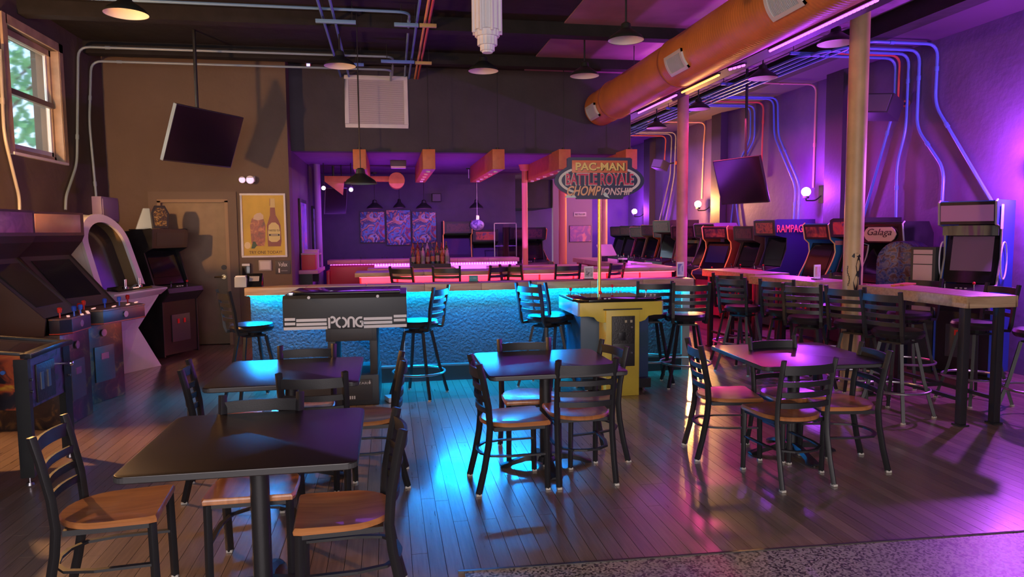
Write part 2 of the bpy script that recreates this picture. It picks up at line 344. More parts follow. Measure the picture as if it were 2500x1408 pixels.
# brown wall with the door, dark header over the back room, right wall
dx0, dx1 = at(388, 490, Y=YB).x, at(553, 492, Y=YB).x; dz = at(450, 490, Y=YB).z; BX1 = -1.42
mb = MB(); mb.box(XL, dx0, YB, YB+.35, 0, ZC); mb.box(dx1, BX1, YB, YB+.35, 0, ZC); mb.box(dx0, dx1, YB, YB+.35, dz, ZC)
struct(mb, 'wall_back', wall_brown)
o = MB().box(dx0-.1, dx1+.1, YB+.22, YB+.34, 0, dz+.1).build('trim_40', black_paint); o['kind'] = 'structure'  # unseen backing added behind the door to stop light leaking under it
d = thing('door_1', None, None, (dx0, YB, 0)); d['kind'] = 'structure'; DW = dx1-dx0
dm = mat('door_paint', (.20, .125, .07), .45, var=.08)
box('leaf', .02, DW-.02, .05, .10, .01, dz-.02, dm, d)
tm = mat('door_trim_paint', (.27, .165, .09), .5)
mb = MB(); mb.box(-.02, .025, -.03, .12, 0, dz); mb.box(DW-.025, DW+.02, -.03, .12, 0, dz); mb.box(-.02, DW+.02, -.03, .12, dz-.025, dz+.02); mb.build('jamb', tm, d)
mb = MB(); mb.box(-.14, -.02, -.025, 0, 0, dz+.13); mb.box(DW+.02, DW+.14, -.025, 0, 0, dz+.13); mb.box(-.02, DW+.02, -.025, 0, dz+.02, dz+.13); mb.build('casing', mat('casing_paint', (.15, .10, .07), .6), d)
kx = at(540, 676, Y=YB).x-dx0; kz = at(540, 676, Y=YB).z
mb = MB(); mb.cyl((kx+.03, .05, kz), (kx+.03, .03, kz), .035, n=20); mb.cyl((kx+.03, .04, kz), (kx+.03, -.01, kz), .012); mb.tube([(kx+.03, -.01, kz), (kx-.04, -.015, kz+.003), (kx-.09, -.012, kz)], .011); mb.build('lever_handle', mat('brass', (.8, .62, .35), .25, 1.), d, smooth=True)
mb = MB(); mb.cyl((kx+.035, .05, kz+.14), (kx+.035, .03, kz+.14), .036, n=20); mb.build('deadbolt', dark_metal, d, smooth=True)
mb = MB(); [mb.box(.0, .03, .02, .05, h, h+.1) for h in (.25, 1.05, 1.85)]; mb.build('hinges', steel, d)
SOF = 2.88; HX1 = at(1540, 250, Y=YH).x
mb = MB(); mb.box(BX1-.05, HX1, YH, YH+.2, at(1100, 372, Y=YH).z, ZC); struct(mb, 'wall_header', wall_dark)
SZ = at(1100, 372, Y=YH).z
struct(MB().box(BX1-.3, BX1, YB+.35, 15.9, 0, SZ), 'wall_inner_left', mat('inner_wall_paint', (.10, .07, .12), .6, bump=.1, bs=10))
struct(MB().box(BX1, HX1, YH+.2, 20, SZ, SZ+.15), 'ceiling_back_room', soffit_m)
struct(MB().box(BX1-.3, 2.85, 15.8, 16.0, 0, SZ), 'wall_back_room', mat('back_room_paint', (.075, .045, .14), .6, var=.06, bump=.15, bs=8))
mb = MB(); mb.box(2.85, XR+.3, 19.8, 20, 0, ZC); struct(mb, 'wall_far', wall_purple)
struct(MB().box(4.05, 5.05, 17.2, 17.35, 0, SZ), 'wall_restroom', mat('restroom_wall_paint', (.30, .18, .34), .6))
struct(MB().box(2.85, 4.05, 17.3, 19.8, 2.2, SZ), 'wall_dark_recess', black_paint)
struct(MB().box(XR, XR+.3, -3.1, 20, 0, ZC), 'wall_right', wall_purple)
k = 0
for Y in (5.75, 9.75, 13.7, 17.7):
    k += 1; o = MB().box(XR-.16, XR, Y, Y+.42, 0, 4.0).build('trim_%d' % (10+k), pil_dark); o['kind'] = 'structure'
# ceiling, soffit strip along the right wall, beams
struct(MB().box(XL-.3, XR+.3, -3.1, 20, ZC, ZC+.15), 'ceiling', ceil_dark)
mb = MB().box(6.15, XR, -3.1, 19.8, 4.0, ZC-.002); o = mb.build('trim_20', mat('soffit_strip_paint', (.07, .04, .08), .7)); o['kind'] = 'structure'
mb = MB().box(5.9, 6.15, -3.1, 19.8, 3.96, ZC-.002); o = mb.build('trim_21', ceil_dark); o['kind'] = 'structure'
mb = MB().box(4.0, 4.22, -3.1, 19.8, 3.54, 3.80); o = mb.build('trim_22', mat('black_steel_beam', (.02, .015, .02), .5)); o['kind'] = 'structure'
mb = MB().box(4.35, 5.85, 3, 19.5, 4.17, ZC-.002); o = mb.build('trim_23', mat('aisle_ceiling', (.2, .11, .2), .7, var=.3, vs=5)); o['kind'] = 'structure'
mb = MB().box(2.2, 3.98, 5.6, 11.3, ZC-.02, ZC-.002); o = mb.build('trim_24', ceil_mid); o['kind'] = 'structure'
k = 24
for Y in (5.2, 6.9, 8.7, 10.4):
    k += 1; o = MB().box(XL, 4.06, Y, Y+.18, ZC-.16, ZC-.002).build('trim_%d' % k, ceil_dark); o['kind'] = 'structure'
struct(MB().box(XL-.3, XR+.3, -3.25, -3.1, 0, ZC), 'wall_front', mat('front_wall_paint', (.12, .10, .10), .7))
o = MB().box(XL, dx0-.16, YB-.015, YB, 0, .12).build('baseboard_back', black_paint); o['kind'] = 'structure'
o = MB().box(XL, XL+.015, -3, YB, 0, .12).build('baseboard_left', black_paint); o['kind'] = 'structure'
# ================================================================ BARS
bar = thing('bar_counter', 'long front bar with blue-lit textured plaster face and wooden top', 'bar', (0, 0, 0))
BXL, BXR = -1.47, 3.46
box('face_panel', BXL+.03, BXR-.03, 7.80, 7.94, .17, 1.0, plaster_bar, bar)
box('kick_base', BXL+.03, BXR-.03, 7.78, 7.93, 0, .16, mat('kick_paint', (.02, .035, .04), .6), bar)
box('base_cap', BXL+.03, BXR-.03, 7.765, 7.81, .16, .185, mat('cap_paint', (.10, .16, .17), .5), bar, .004)
# front nosing and planks of the wooden top
for i in range(8):
    x0 = BXL+(BXR-BXL)*i/8; box('top_plank', x0+.001, BXL+(BXR-BXL)*(i+1)/8-.001, 7.65, 7.97, 1.0, 1.082, counter_wood, bar, .005)
mb = MB()
for i in range(96): x = BXL+.05+i*.0505; mb.sphere((x, 7.70, .994), .009, 8, 5)
mb.build('led_row', led_c, bar); box('led_tape', BXL+.03, BXR-.03, 7.69, 7.71, .998, 1.0, white_pl, bar)
box('end_post', BXR-.09, BXR-.0, 7.76, 7.96, 0, 1.0, mat('end_post_paint', (.35, .3, .25), .5), bar)
red = thing('bar_counter', 'middle bar with glowing red front and wooden top lined by stools', 'bar', (0, 0, 0))
RXL, RXR = -.46, 4.3
n_ = 10
for i in range(n_):
    x0 = RXL+(RXR-RXL)*i/n_; box('top_plank', x0+.001, RXL+(RXR-RXL)*(i+1)/n_-.001, 10.0, 10.62, 1.024, 1.082, counter_wood, red, .005)
for i in range(9):
    x0 = RXL+.07+(RXR-RXL-.14)*i/9; box('front_panel', x0+.012, RXL+.07+(RXR-RXL-.14)*(i+1)/9-.012, 10.13, 10.17, .1, 1.018, red_lit_panel, red, .006)
box('carcass', RXL+.06, RXR-.06, 10.17, 10.55, 0, 1.022, mat('bar_carcass', (.3, .05, .06), .6), red)
box('led_tape', RXL+.06, RXR-.06, 10.07, 10.085, 1.012, 1.022, led_r, red)
sidebar = thing('bar_counter', 'side run of the middle bar with glossy wooden top towards the cabinets', 'bar', (0, 0, 0))
for i in range(4): box('top_plank', 3.72, 4.32, 10.63+i*.86, 11.485+i*.86, 1.0, 1.082, counter_wood, sidebar, .005)
box('carcass', 3.8, 4.2, 10.63, 14.05, 0, .998, mat('bar_carcass', (.3, .05, .06)), sidebar)
pb = thing('bar_counter', 'rear bar counter edged with a row of purple lights', 'bar', (0, 0, 0))
for i in range(6): box('top_plank', -1.15+i*.625, -1.15+(i+1)*.625-.003, 14.0, 14.6, 1.03, 1.11, woodmat('red_lit_counter', (.62, .34, .26), (.4, .2, .15), .4, (1, 9, 9), 3), pb, .005)  # red light on the rear top is put into its wood colour
box('carcass', -1.08, 2.55, 14.15, 14.55, 0, 1.03, mat('rear_bar_panel', (.5, .3, .5), .55), pb)
mb = MB()
for i in range(70): mb.box(-1.1+i*.0525, -1.1+i*.0525+.032, 14.02, 14.05, .985, 1.025)
mb.build('led_row', led_p, pb)
booth = thing('booth_bench', 'red vinyl bench below the purple-lit left end of the rear bar', 'bench', (-.75, 13.3, 0))
redv = mat('red_vinyl', (.5, .03, .04), .4)
box('seat', -.3, .5, 0, .45, .0, .5, redv, booth, .03); MB().prism([(-.02, .4), (.1, .4), (.04, 1.05), (-.06, 1.02)], -.3, .5, 'x').build('backrest', redv, booth, bevel=.02); box('end_panel', -.36, -.30, -.1, .5, 0, .95, redv, booth, .02)
bc = thing('back_counter', 'low wooden service counter behind the middle bar', 'counter', (0, 12.2, 0))
box('worktop', -.35, 1.15, 0, .55, .96, 1.02, counter_wood, bc, .004); box('worktop', 1.75, 3.5, 0, .55, .96, 1.02, counter_wood, bc, .004); box('carcass', -.3, 3.4, .05, .5, 0, .96, black_paint, bc)
# bottles on the service counter
def bottle(loc, col, h, label, g='bottles behind the middle bar'):
    m = mat('bottle_glass_%d' % col, [(.02, .06, .02), (.18, .08, .015), (.22, .22, .26), (.10, .02, .015), (.03, .08, .10)][col], .08, coat=.5)
    r = .036
    t = thing('bottle', label, 'bottle', loc, 0, g)
    MB().lathe([(0, 0), (r, 0), (r, h*.58), (r*.85, h*.66), (r*.36, h*.78), (r*.33, h*.94), (0, h*.94)], 14).build('body', m, t, smooth=True)
    MB().lathe([(r*1.01, h*.14), (r*1.03, h*.15), (r*1.03, h*.46), (r*1.01, h*.47)], 14).build('paper_label', mat('label_paper_%d' % (col % 3), [(.22, .2, .14), (.28, .10, .05), (.12, .18, .14)][col % 3], .6), t, smooth=True)
    MB().cyl((0, 0, h*.93), (0, 0, h), r*.4, r*.3, 12).build('pourer', black_gloss, t, smooth=True)
rack = thing('bottle_riser', 'stepped black riser of bottles standing on the service counter', 'shelf', (.72, 12.26, 1.02))
box('step', -.35, .35, 0, .16, 0, .07, black_paint, rack); box('step', -.35, .35, .16, .32, 0, .17, black_paint, rack)
cols = ['green', 'amber', 'clear', 'dark red', 'teal']
for i in range(8): bottle((.43+i*.083, 12.34, 1.09), i % 5, .26+.02*(i % 3), cols[i % 5]+' bottle on the lower step of the riser, number %s from the left' % ['one', 'two', 'three', 'four', 'five', 'six', 'seven', 'eight'][i])
for i in range(8): bottle((.43+i*.083, 12.50, 1.19), (i*2+1) % 5, .26+.02*(i % 2), cols[(i*2+1) % 5]+' bottle on the upper step of the riser, number %s from the left' % ['one', 'two', 'three', 'four', 'five', 'six', 'seven', 'eight'][i])
# ================================================================ BEAMS AND THEIR CABLES
bx = [877, 1047, 1217, 1379, 1542]; nm = ['leftmost', 'second from the left', 'middle', 'fourth from the left', 'rightmost']
for i, px in enumerate(bx):
    p = at(px, 364, Y=10.9); q = at(px, 413, Y=10.9)
    b = thing('ceiling_beam', 'orange wooden beam hanging over the back bar, '+nm[i]+' of five', 'beam', (p.x, 10.9, q.z), 0, 'orange beams over the bar')
    hh = p.z-q.z; L = 3.0 if i else 2.6
    box('timber', -.095, .095, 0, L, 0, hh, beam_wood, b, .006)
    for j in range(5): MB().cyl((0, .35+j*.55, 0), (0, .35+j*.55, -.02), .035, .03, 12).build('spot_trim', white_pl, b)
    MB().tube([(0, .07, hh), (0, .07, 4.19-q.z)], .007, 6).build('cable', black_metal, b)
    MB().cyl((0, .07, hh), (0, .07, hh+.03), .03, n=10).build('cable_anchor', black_metal, b)
# ================================================================ VENT, WALL BITS ON THE HEADER
v0, v1 = at(840, 183, Y=YH), at(997, 314, Y=YH)
vt = thing('return_air_grille', 'large white square return-air grille on the dark header wall', 'vent', (v0.x, YH-.005, v1.z)); VW, VH = v1.x-v0.x, v0.z-v1.z
mb = MB(); f_ = .06
mb.box(0, VW, -.02, 0, 0, f_); mb.box(0, VW, -.02, 0, VH-f_, VH); mb.box(0, f_, -.02, 0, f_, VH-f_); mb.box(VW-f_, VW, -.02, 0, f_, VH-f_)
mb.build('frame', white_paint, vt, bevel=.004)
mb = MB(); nn = 44
for i in range(nn): z = f_+(VH-2*f_)*i/nn; mb.add([(f_, -.012, z), (VW-f_, -.012, z), (VW-f_, -.004, z+(VH-2*f_)/nn*.8), (f_, -.004, z+(VH-2*f_)/nn*.8)], [(0, 1, 2, 3)])
sl = mb.build('louvres', mat('grille_paint', (.80, .72, .76), .5), vt); sl['kind'] = 'stuff'
box('backing', f_, VW-f_, -.003, 0, f_, VH-f_, mat('grille_back', (.2, .17, .18), .8), vt)
p = at(753, 157, Y=YH-.01); sn = thing('wall_sensor', 'small glowing violet sensor box high on the dark header', 'sensor', p)
box('housing', -.04, .04, -.03, 0, -.05, .05, mat('sensor_rim', (.5, .1, .12), .5), sn, .01); box('lens', -.025, .025, -.034, -.029, -.035, .035, mat('sensor_glow', (.6, .6, 1), .3, emit=(.55, .5, 1), es=1.5), sn, .004)
# ================================================================ ORANGE DUCT
XD, ZD, RD = 3.42, 3.59, .275
duct = thing('spiral_duct', 'fat orange spiral air duct running under the ceiling', 'duct', (XD, 0, ZD))
dcm = mat('orange_duct_paint', (.64, .22, .05), .42, var=.1, vs=3)
nn = dcm.node_tree.nodes; LL = dcm.node_tree.links
wv = nn.new('ShaderNodeTexWave'); wv.bands_direction = 'Y'; wv.inputs['Scale'].default_value = 7; bu = nn.new('ShaderNodeBump'); bu.inputs['Strength'].default_value = .12; bu.inputs['Distance'].default_value = .01
LL.new(nn['Texture Coordinate'].outputs['Object'], wv.inputs[0]); LL.new(wv.outputs['Fac'], bu.inputs['Height']); LL.new(bu.outputs[0], nn['Principled BSDF'].inputs['Normal'])
def ring(y0, y1, r, r1=None): return MB().cyl((0, y0, 0), (0, y1, 0), r, r1, 48)
YE = 11.15
ring(8.0, 10.35, RD).build('duct_section', dcm, duct, smooth=True); ring(10.35, YE, RD-.004).build('duct_section', dcm, duct, smooth=True); ring(3.2, 8.0, RD+.008).build('duct_section', dcm, duct, smooth=True); ring(-2.8, 3.2, RD+.014).build('duct_section', dcm, duct, smooth=True)
MB().lathe([(RD*math.cos(a), .11*math.sin(a)) for a in [i*PI/2/8 for i in range(9)]], 48).xf(Matrix.Translation((0, YE-.01, 0)) @ Matrix.Rotation(-PI/2, 4, 'X')).build('end_cap', dcm, duct, smooth=True)
for y in (10.35, 8.0, 3.2): ring(y-.012, y+.012, RD+.016).build('joint_collar', mat('duct_seam', (.35, .09, .03), .5), duct, smooth=True)
gm = mat('register_paint', (.55, .56, .58), .45)
for y in (10.75, 8.05-.55, 5.35):
    y0, y1 = y-.2, y+.26; a0, a1 = R(184), R(228); mb = MB(); RR = RD+.02
    def gp(y, a, r): return (r*math.cos(a), y, r*math.sin(a))
    N = 8
    def strip(mb, ya, yb, aa, ab, r0, r1):
        vs = []; 
        for i in range(N+1):
            a = aa+(ab-aa)*i/N; vs += [gp(ya, a, r0), gp(yb, a, r0), gp(yb, a, r1), gp(ya, a, r1)]
        fs = []
        for i in range(N):
            o = i*4
            for j in range(4): fs.append((o+j, o+(j+1) % 4, o+4+(j+1) % 4, o+4+j))
        fs += [(0, 1, 2, 3), (4*N+3, 4*N+2, 4*N+1, 4*N)]
        mb.add(vs, fs)
    ww = .045; wa = .12
    strip(mb, y0, y0+ww, a0, a1, RD, RR+.012); strip(mb, y1-ww, y1, a0, a1, RD, RR+.012); strip(mb, y0, y1, a0, a0+wa, RD, RR+.012); strip(mb, y0, y1, a1-wa, a1, RD, RR+.012)
    g = mb.build('register_frame', mat('register_frame_paint', (.66, .65, .64), .4), duct)
    mb = MB(); strip(mb, y0+ww, y1-ww, a0+wa, a1-wa, RD, RR-.002); mb.build('register_plate', gm, g)
    mb = MB()
    for i in range(18): yy = y0+ww+(y1-y0-2*ww)*(i+.3)/18; strip(mb, yy, yy+.006, a0+wa, a1-wa, RR-.002, RR+.006)
    q = mb.build('register_vanes', gm, g); q['kind'] = 'stuff'
for y in (2.0, 5.9, 9.6): MB().tube([(0, y, RD), (0, y, ZC-ZD)], .006, 6).build('hanger', black_metal, duct)
# LED strips lying on the steel beam beside the duct
def strip_light(n, pts, col, label):
    o = thing('led_strip', label, 'light strip', pts[0], 0, 'light strips along the duct'); a = Vector(pts[0]); k = len(pts)
    mb = MB()
    tot = (Vector(pts[-1])-a).length; m_ = max(2, int(tot/.055))
    for i in range(m_): u = a+(Vector(pts[-1])-a)*(i+.5)/m_-a; d_ = (Vector(pts[-1])-a).normalized()*.019; mb.tube([u-d_, u+d_], .014, 6)
    mb.build('diodes', col, o); MB().tube([(0, 0, .016), Vector(pts[-1])-a+Vector((0, 0, .016))], 0, sq=(.04, .012)).build('channel', dark_metal, o)
XS, ZS = 4.03, 3.518
strip_light(1, [(XS, 11.1, ZS), (XS, 9.55, ZS)], led_p, 'purple light strip under the far end of the duct')
strip_light(2, [(XS, 9.38, ZS), (XS, 8.26, ZS)], led_y, 'yellow light strip between the two long purple strips')
strip_light(3, [(XS-.02, 7.98, ZS), (XS+.06, 7.72, ZS)], led_p, 'very short purple light strip after the yellow one')
strip_light(4, [(XS, 7.1, ZS), (XS, 5.4, ZS)], led_p, 'long purple light strip nearest the thick tan column')
# ================================================================ COLUMNS
def column(x, y, r, m, label, top=ZC, base=0):
    t = thing('column', label, 'column', (x, y, base))
    MB().cyl((0, 0, 0), (0, 0, top-base), r, n=40).build('shaft', m, t, smooth=True)
    MB().lathe([(r, .0), (r+.05, 0), (r+.05, .03), (r+.015, .07), (r, .07)], 40).build('base_ring', m, t, smooth=True)
    MB().lathe([(r, top-base-.12), (r+.03, top-base-.1), (r+.06, top-base), (0, top-base)], 40).build('capital', m, t, smooth=True)
    return t
c1 = column(4.65, 6.49, .093, col_paint, 'thick tan round column beside the high tables')
c2 = column(4.645, 10.75, .088, mat('pink_lit_column', (.50, .26, .20), .45, var=.1), 'tan column beside the red bar end, lit pink')  # pink light on the tan columns is put into this colour
column(4.6, 14.8, .085, mat('pink_lit_column', (.5, .26, .2)), 'far pinkish column behind the hanging game sign', top=4.0)
column(3.62, 14.5, .085, orange_col, 'orange column at the rear corner of the bar', top=SZ)
column(2.6, 13.4, .055, orange_col, 'slim orange post standing on the rear bar', top=SZ)
# black stencil figure printed on the near column: a stooped silhouette with a long tail
mb = MB(); a0 = R(238)
def cs(u, z, r=.0945): a = a0+u/.093; return (r*math.cos(a), r*math.sin(a), z)
def blob(mb, pts): mb.add([cs(u, z) for u, z in pts], [tuple(range(len(pts)))])
blob(mb, [(-.02, 1.36), (.0, 1.39), (.03, 1.395), (.06, 1.38), (.07, 1.35), (.04, 1.355), (.0, 1.345)])
blob(mb, [(.04, 1.36), (.055, 1.36), (.07, 1.30), (.085, 1.25), (.08, 1.18), (.05, 1.15), (.03, 1.19), (.02, 1.26)])
blob(mb, [(.03, 1.2), (.05, 1.15), (.04, 1.02), (.01, 1.02), (.0, 1.1)]); blob(mb, [(.055, 1.17), (.08, 1.18), (.082, 1.02), (.055, 1.02)])
for i in range(8): u = -.05+.012*math.sin(i*.8); blob(mb, [(u, 1.06+i*.025), (u+.008, 1.06+i*.025), (u+.008, 1.09+i*.025), (u, 1.09+i*.025)])
mb.build('stencil_figure', black_paint, c1)
# ================================================================ LAMPS UNDER THE CEILING
def dome(label, x, y, z, r=.19, rod=None, inner=None, group='black dome lamps under the ceiling', cat='lamp'):
    t = thing('dome_lamp', label, cat, (x, y, z), 0, group)
    prof = [(r, 0), (r*.99, .012), (r*.86, .045), (r*.55, .085), (r*.30, .12), (r*.26, .17), (r*.16, .185), (0, .185)]
    MB().lathe(prof, 36).build('shade', mat('lamp_enamel', (.022, .025, .022), .35), t, smooth=True)
    MB().lathe([(r*.985, .003), (r*.85, .038), (r*.53, .078), (r*.2, .10), (0, .10)], 36).build('reflector', inner or mat('lamp_inside', (.80, .72, .70), .45), t, smooth=True)
    MB().sphere((0, 0, .075), .035, 14, 8).build('bulb', white_pl, t, smooth=True)
    top = rod if rod else ZC-.01
    MB().tube([(0, 0, .18), (0, 0, top-z)], .011 if not rod else .006, 8).build('stem', black_metal, t)
    MB().cyl((0, 0, top-z-.03), (0, 0, top-z), .06, n=16).build('canopy', black_metal, t)
    return t
ZL = 3.64
for px, py, lb in [(308, 33, 'black dome lamp with warm-lit inside nearest the sash window'), (830, 160, 'dome lamp above the white square grille'), (1180, 172, 'dome lamp directly below the white tiered lantern'),
                   (1427, 184, 'dome lamp left of the far end of the orange duct'), (1528, 97, 'dome lamp close above the orange duct'), (2040, 105, 'violet-lit dome lamp touching the thick tan column in view'),
                   (1862, 190, 'violet-lit dome lamp between the two tall columns'), (1705, 265, 'small violet dome lamp just right of the farther tall column'), (1603, 313, 'smallest far violet dome lamp over the aisle')]:
    if px < 1700: 
        z = ZL
    else: z = 3.62
    p = at(px, py+2, Z=z)
    if px in (1603,): p = at(px, py, Z=3.5)
    dome(lb, p.x, p.y, p.z)
p = at(881, 449, Y=8.6); dome('large black dome pendant on a long cord before the leftmost beam', p.x, 8.6, p.z, .19, ZC-.01, mat('teal_reflector', (.4, .55, .5), .5), 'pendants on long cords')
for px, py, Y, r_ in [(915, 509, 15.3, .17), (975, 507, 15.3, .13), (1035, 509, 15.3, .17), (1163, 508, 15.2, .15)]:
    p = at(px, py, Y=Y); dome('small dark dome pendant hanging before the rear wall, '+{915: 'left of three over the triptych', 975: 'middle of three over the triptych', 1035: 'right of three over the triptych', 1163: 'above the checkered globe'}[px], p.x, Y, p.z, r_, SZ-.005, None, 'rear pendants')
p = at(1165, 549, Y=14.9); gl = thing('globe_pendant', 'round glass globe pendant with pale checks near the rear cabinets', 'lamp', p)
MB().sphere((0, 0, 0), .15, 20, 12, (1, 1, .8)).build('globe', artmat('checker_glass', [(.15, .1, .3), (.7, .65, .9)], 14, .2), gl, smooth=True); MB().cyl((0, 0, .11), (0, 0, .2), .05, n=14).build('cap', chrome, gl, smooth=True); MB().tube([(0, 0, .2), (0, 0, SZ-p.z-.005)], .005, 6).build('cord', white_pl, gl)
# white tiered lantern
p = at(1190, 129, Y=6.1); ln = thing('tiered_lantern', 'white stepped octagonal lantern with fluted sides hanging from the ceiling', 'lamp', p)
def flute(r, z0, z1, n=16):
    pts = []
    for i in range(n*2): a = 2*PI*i/(n*2); rr = r*(1 if i % 2 else .93); pts.append((rr*math.cos(a), rr*math.sin(a)))
    return MB().prism(pts, z0, z1, 'z')
lm = mat('lantern_plaster', (.80, .77, .80), .5, bump=.3, bs=30)
for r_, z0, z1 in [(.045, .0, .12), (.062, .015, .2), (.085, .06, .4), (.105, .13, .5), (.125, .18, ZC-p.z-.04)]: flute(r_, z0, z1).build('tier', lm, ln)
for i in range(8):
    a = 2*PI*i/8+.2; x, y = .122*math.cos(a), .122*math.sin(a)
    MB().tube([(x, y, .16), (x, y, ZC-p.z-.06)], .014, 6).build('rib', mat('lantern_rib', (.80, .76, .80), .4), ln)
MB().cyl((0, 0, ZC-p.z-.05), (0, 0, ZC-p.z-.005), .15, n=24).build('ceiling_plate', lm, ln)
# ================================================================ CONDUITS
def fillet(pts, r=.12, n=5):
    pts = [Vector(p) for p in pts]; out = [pts[0]]
    for i in range(1, len(pts)-1):
        a, b, c = pts[i-1], pts[i], pts[i+1]; d1 = (a-b); d2 = (c-b); rr = min(r, d1.length*.45, d2.length*.45)
        p, q = b+d1.normalized()*rr, b+d2.normalized()*rr
        for j in range(n+1): t = j/n; out.append(p*(1-t)**2+b*2*t*(1-t)+q*t*t)
    out.append(pts[-1]); return out
def conduit(label, m, pts, r=.016, rad=.14, cl=True, group='painted conduit pipes'):
    o0 = Vector(pts[0]); t = thing('conduit_pipe', label, 'pipe', o0, 0, group)
    rel = [Vector(p)-o0 for p in pts]
    MB().tube(fillet(rel, rad), r, 8).build('pipe', m, t, smooth=True)
    for i in range(len(rel)-1):
        a, b = rel[i], rel[i+1]
        if (b-a).length > .7:
            u = (b-a).normalized(); c = a+u*min(.35, (b-a).length*.4); MB().cyl(c-u*.03, c+u*.03, r*1.35, n=10).build('coupling', m, t, smooth=True)
    return t
ZT = 4.06
# on the left wall, up and across the ceiling to the header
def W(x, y): q = at(x, y, X=XL+.03); return (XL+.03, q.y, q.z)
a1 = at(960, 122, Z=ZT-.02)
w1 = W(182, 95); 
conduit('grey pipe rising beside the sash window and turning across the ceiling, outer of two', mat('slate_conduit_paint', (.24, .32, .40), .4), [W(160, 512), W(161, 480), W(188, 400), (XL+.03, w1[1]+.1, ZT-.0), (a1.x, w1[1]+.1, ZT-.0), (a1.x, YH-.003, ZT)], cl=True)
w2 = W(222, 140)
a2 = at(940, 140, Z=ZT-.06)
conduit('grey pipe nearer the room corner turning across the ceiling, inner of two', mat('slate_conduit_paint', (.24, .32, .40), .4), [W(238, 512), W(218, 300), (XL+.03, w2[1], ZT-.09), (at(953, 150, Y=YH).x, w2[1]+.0, ZT-.09), (at(953, 165, Y=YH).x, YH-.003, ZT-.07)])
conduit('pale pipe at the very left edge of the wall bending above the first cabinet', greyc, [W(48, 515), W(47, 480), W(10, 330), W(0, 120)])
b0 = at(1000, 30, Z=ZT)
conduit('pale blue pipe crossing high above and turning toward the header', bluegrey, [(-3.86, b0.y, ZT), (b0.x, b0.y, ZT), (at(988, 180, Y=YH).x, YH-.003, ZT-.0)])
for (xa, ya), xb, m_, lb in [((775, 0), 831, bluec, 'violet-blue ceiling pipe, left of the pair above the grille'), ((805, 0), 851, bluec, 'violet-blue ceiling pipe, right of the pair above the grille'), ((1025, 0), 1004, bluec, 'blue ceiling pipe next to the orange pair'),
                        ((1047, 0), 1018, orangec, 'yellow-orange ceiling pipe running to the header'), ((1058, 0), 1026, redc, 'red-orange ceiling pipe running to the header')]:
    q = at(xa, ya, Z=ZT-.03); conduit(lb, m_, [(q.x, 3.5, ZT-.03), (q.x, YH-.003, ZT-.03)], rad=.02)
for px0, px1, py, m_, lb in [(770, 868, 43, bluegrey, 'blue strut rail under the ceiling above the left pipes'), (962, 1022, 52, bluegrey, 'blue strut rail crossing the ceiling pipes'), (1024, 1066, 54, mat('gold_strut', (.5, .36, .12), .5), 'gold end of the strut rail below the orange pipes'),
                         (855, 888, 151, bluec, 'short blue strut rail right of the lamp'), (930, 1012, 143, bluec, 'blue strut rail near the header'), (1013, 1054, 147, mat('gold_strut', (.5, .36, .12)), 'gold strut rail near the header')]:
    a_, b_ = at(px0, py, Z=ZT-.06), at(px1, py, Z=ZT-.06); o = thing('strut_rail', lb, 'rail', (a_.x, a_.y, ZT-.075)); box('channel', 0, b_.x-a_.x, -.02, .02, -.04, 0, m_, o, .004)
    for xx in (.08, b_.x-a_.x-.04): MB().tube([(xx, 0, 0), (xx, 0, ZC-ZT+.07)], .005, 6).build('threaded_rod', black_metal, o)
# right wall groups
def V(x, y): q = at(x, y, X=XR-.04); return Vector((XR-.04, q.y, q.z))
bund = []
for i, (tx, ty, pts) in enumerate([(2290, 112, [(2283, 256), (2422, 492)]), (2246, 122, [(2238, 312), (2305, 412), (2300, 496)]), (2220, 130, [(2212, 316), (2192, 400), (2188, 560)][:1]+[(2190, 400), (2187, 545)]), (2188, 134, [(2184, 262), (2108, 530)])]):
    tv = V(tx, ty); zt = 3.93; xx = 6.12-.14*i
    P_ = [(xx, 18.9, zt), (xx, tv.y+1.5, zt), (xx-.35, tv.y+.9, zt), (xx-.35, tv.y, zt)] if False else [(5.86-.13*i, 18.9, zt), (5.86-.13*i, tv.y, zt)]
    P_ += [(XR-.04, tv.y, zt)]+[V(*q) for q in pts]
    conduit('bright blue wall pipe, %s of four fanning out above the right cabinets' % ['nearest', 'second nearest', 'third nearest', 'farthest'][i], bluec, P_, .019, .16)
def drop(px, ytop, pts, m_, lb, x_in=5.5, r=.016):
    tv = V(px, ytop); zt = 3.95; conduit(lb, m_, [(x_in, tv.y, zt), (XR-.04, tv.y, zt)]+[V(*q) for q in pts], r, .14)
drop(2197, 150, [(2193, 240)], redc, 'red wall pipe dropping to the speaker near the thick column', 5.9)
drop(1993, 212, [(1990, 300), (1985, 458)], mat('pink_conduit', (.6, .3, .25), .4), 'pinkish pipe dropping to the nearer purple wall globe', 5.9)
drop(1898, 258, [(1900, 330), (1952, 450), (1948, 560)], bluec, 'blue pipe bending right behind the tilted television, nearer of two')
drop(1888, 262, [(1890, 332), (1942, 455), (1936, 560)], bluec, 'blue pipe bending right behind the tilted television, farther of two')
drop(1842, 276, [(1842, 340), (1800, 420), (1782, 560)], bluec, 'blue pipe passing left behind the tilted television, nearer of two')
drop(1832, 280, [(1832, 340), (1790, 425), (1800, 520), (1806, 560)], bluec, 'blue pipe passing left behind the tilted television, farther of two')
drop(1864, 268, [(1858, 438)], redc, 'red pipe dropping beside the tilted television')
drop(1722, 312, [(1718, 350), (1713, 485)], mat('pink_conduit', (.6, .3, .25)), 'pinkish pipe dropping to the warm wall globe')
drop(1626, 352, [(1622, 392)], redc, 'small red pipe dropping to the far speaker')
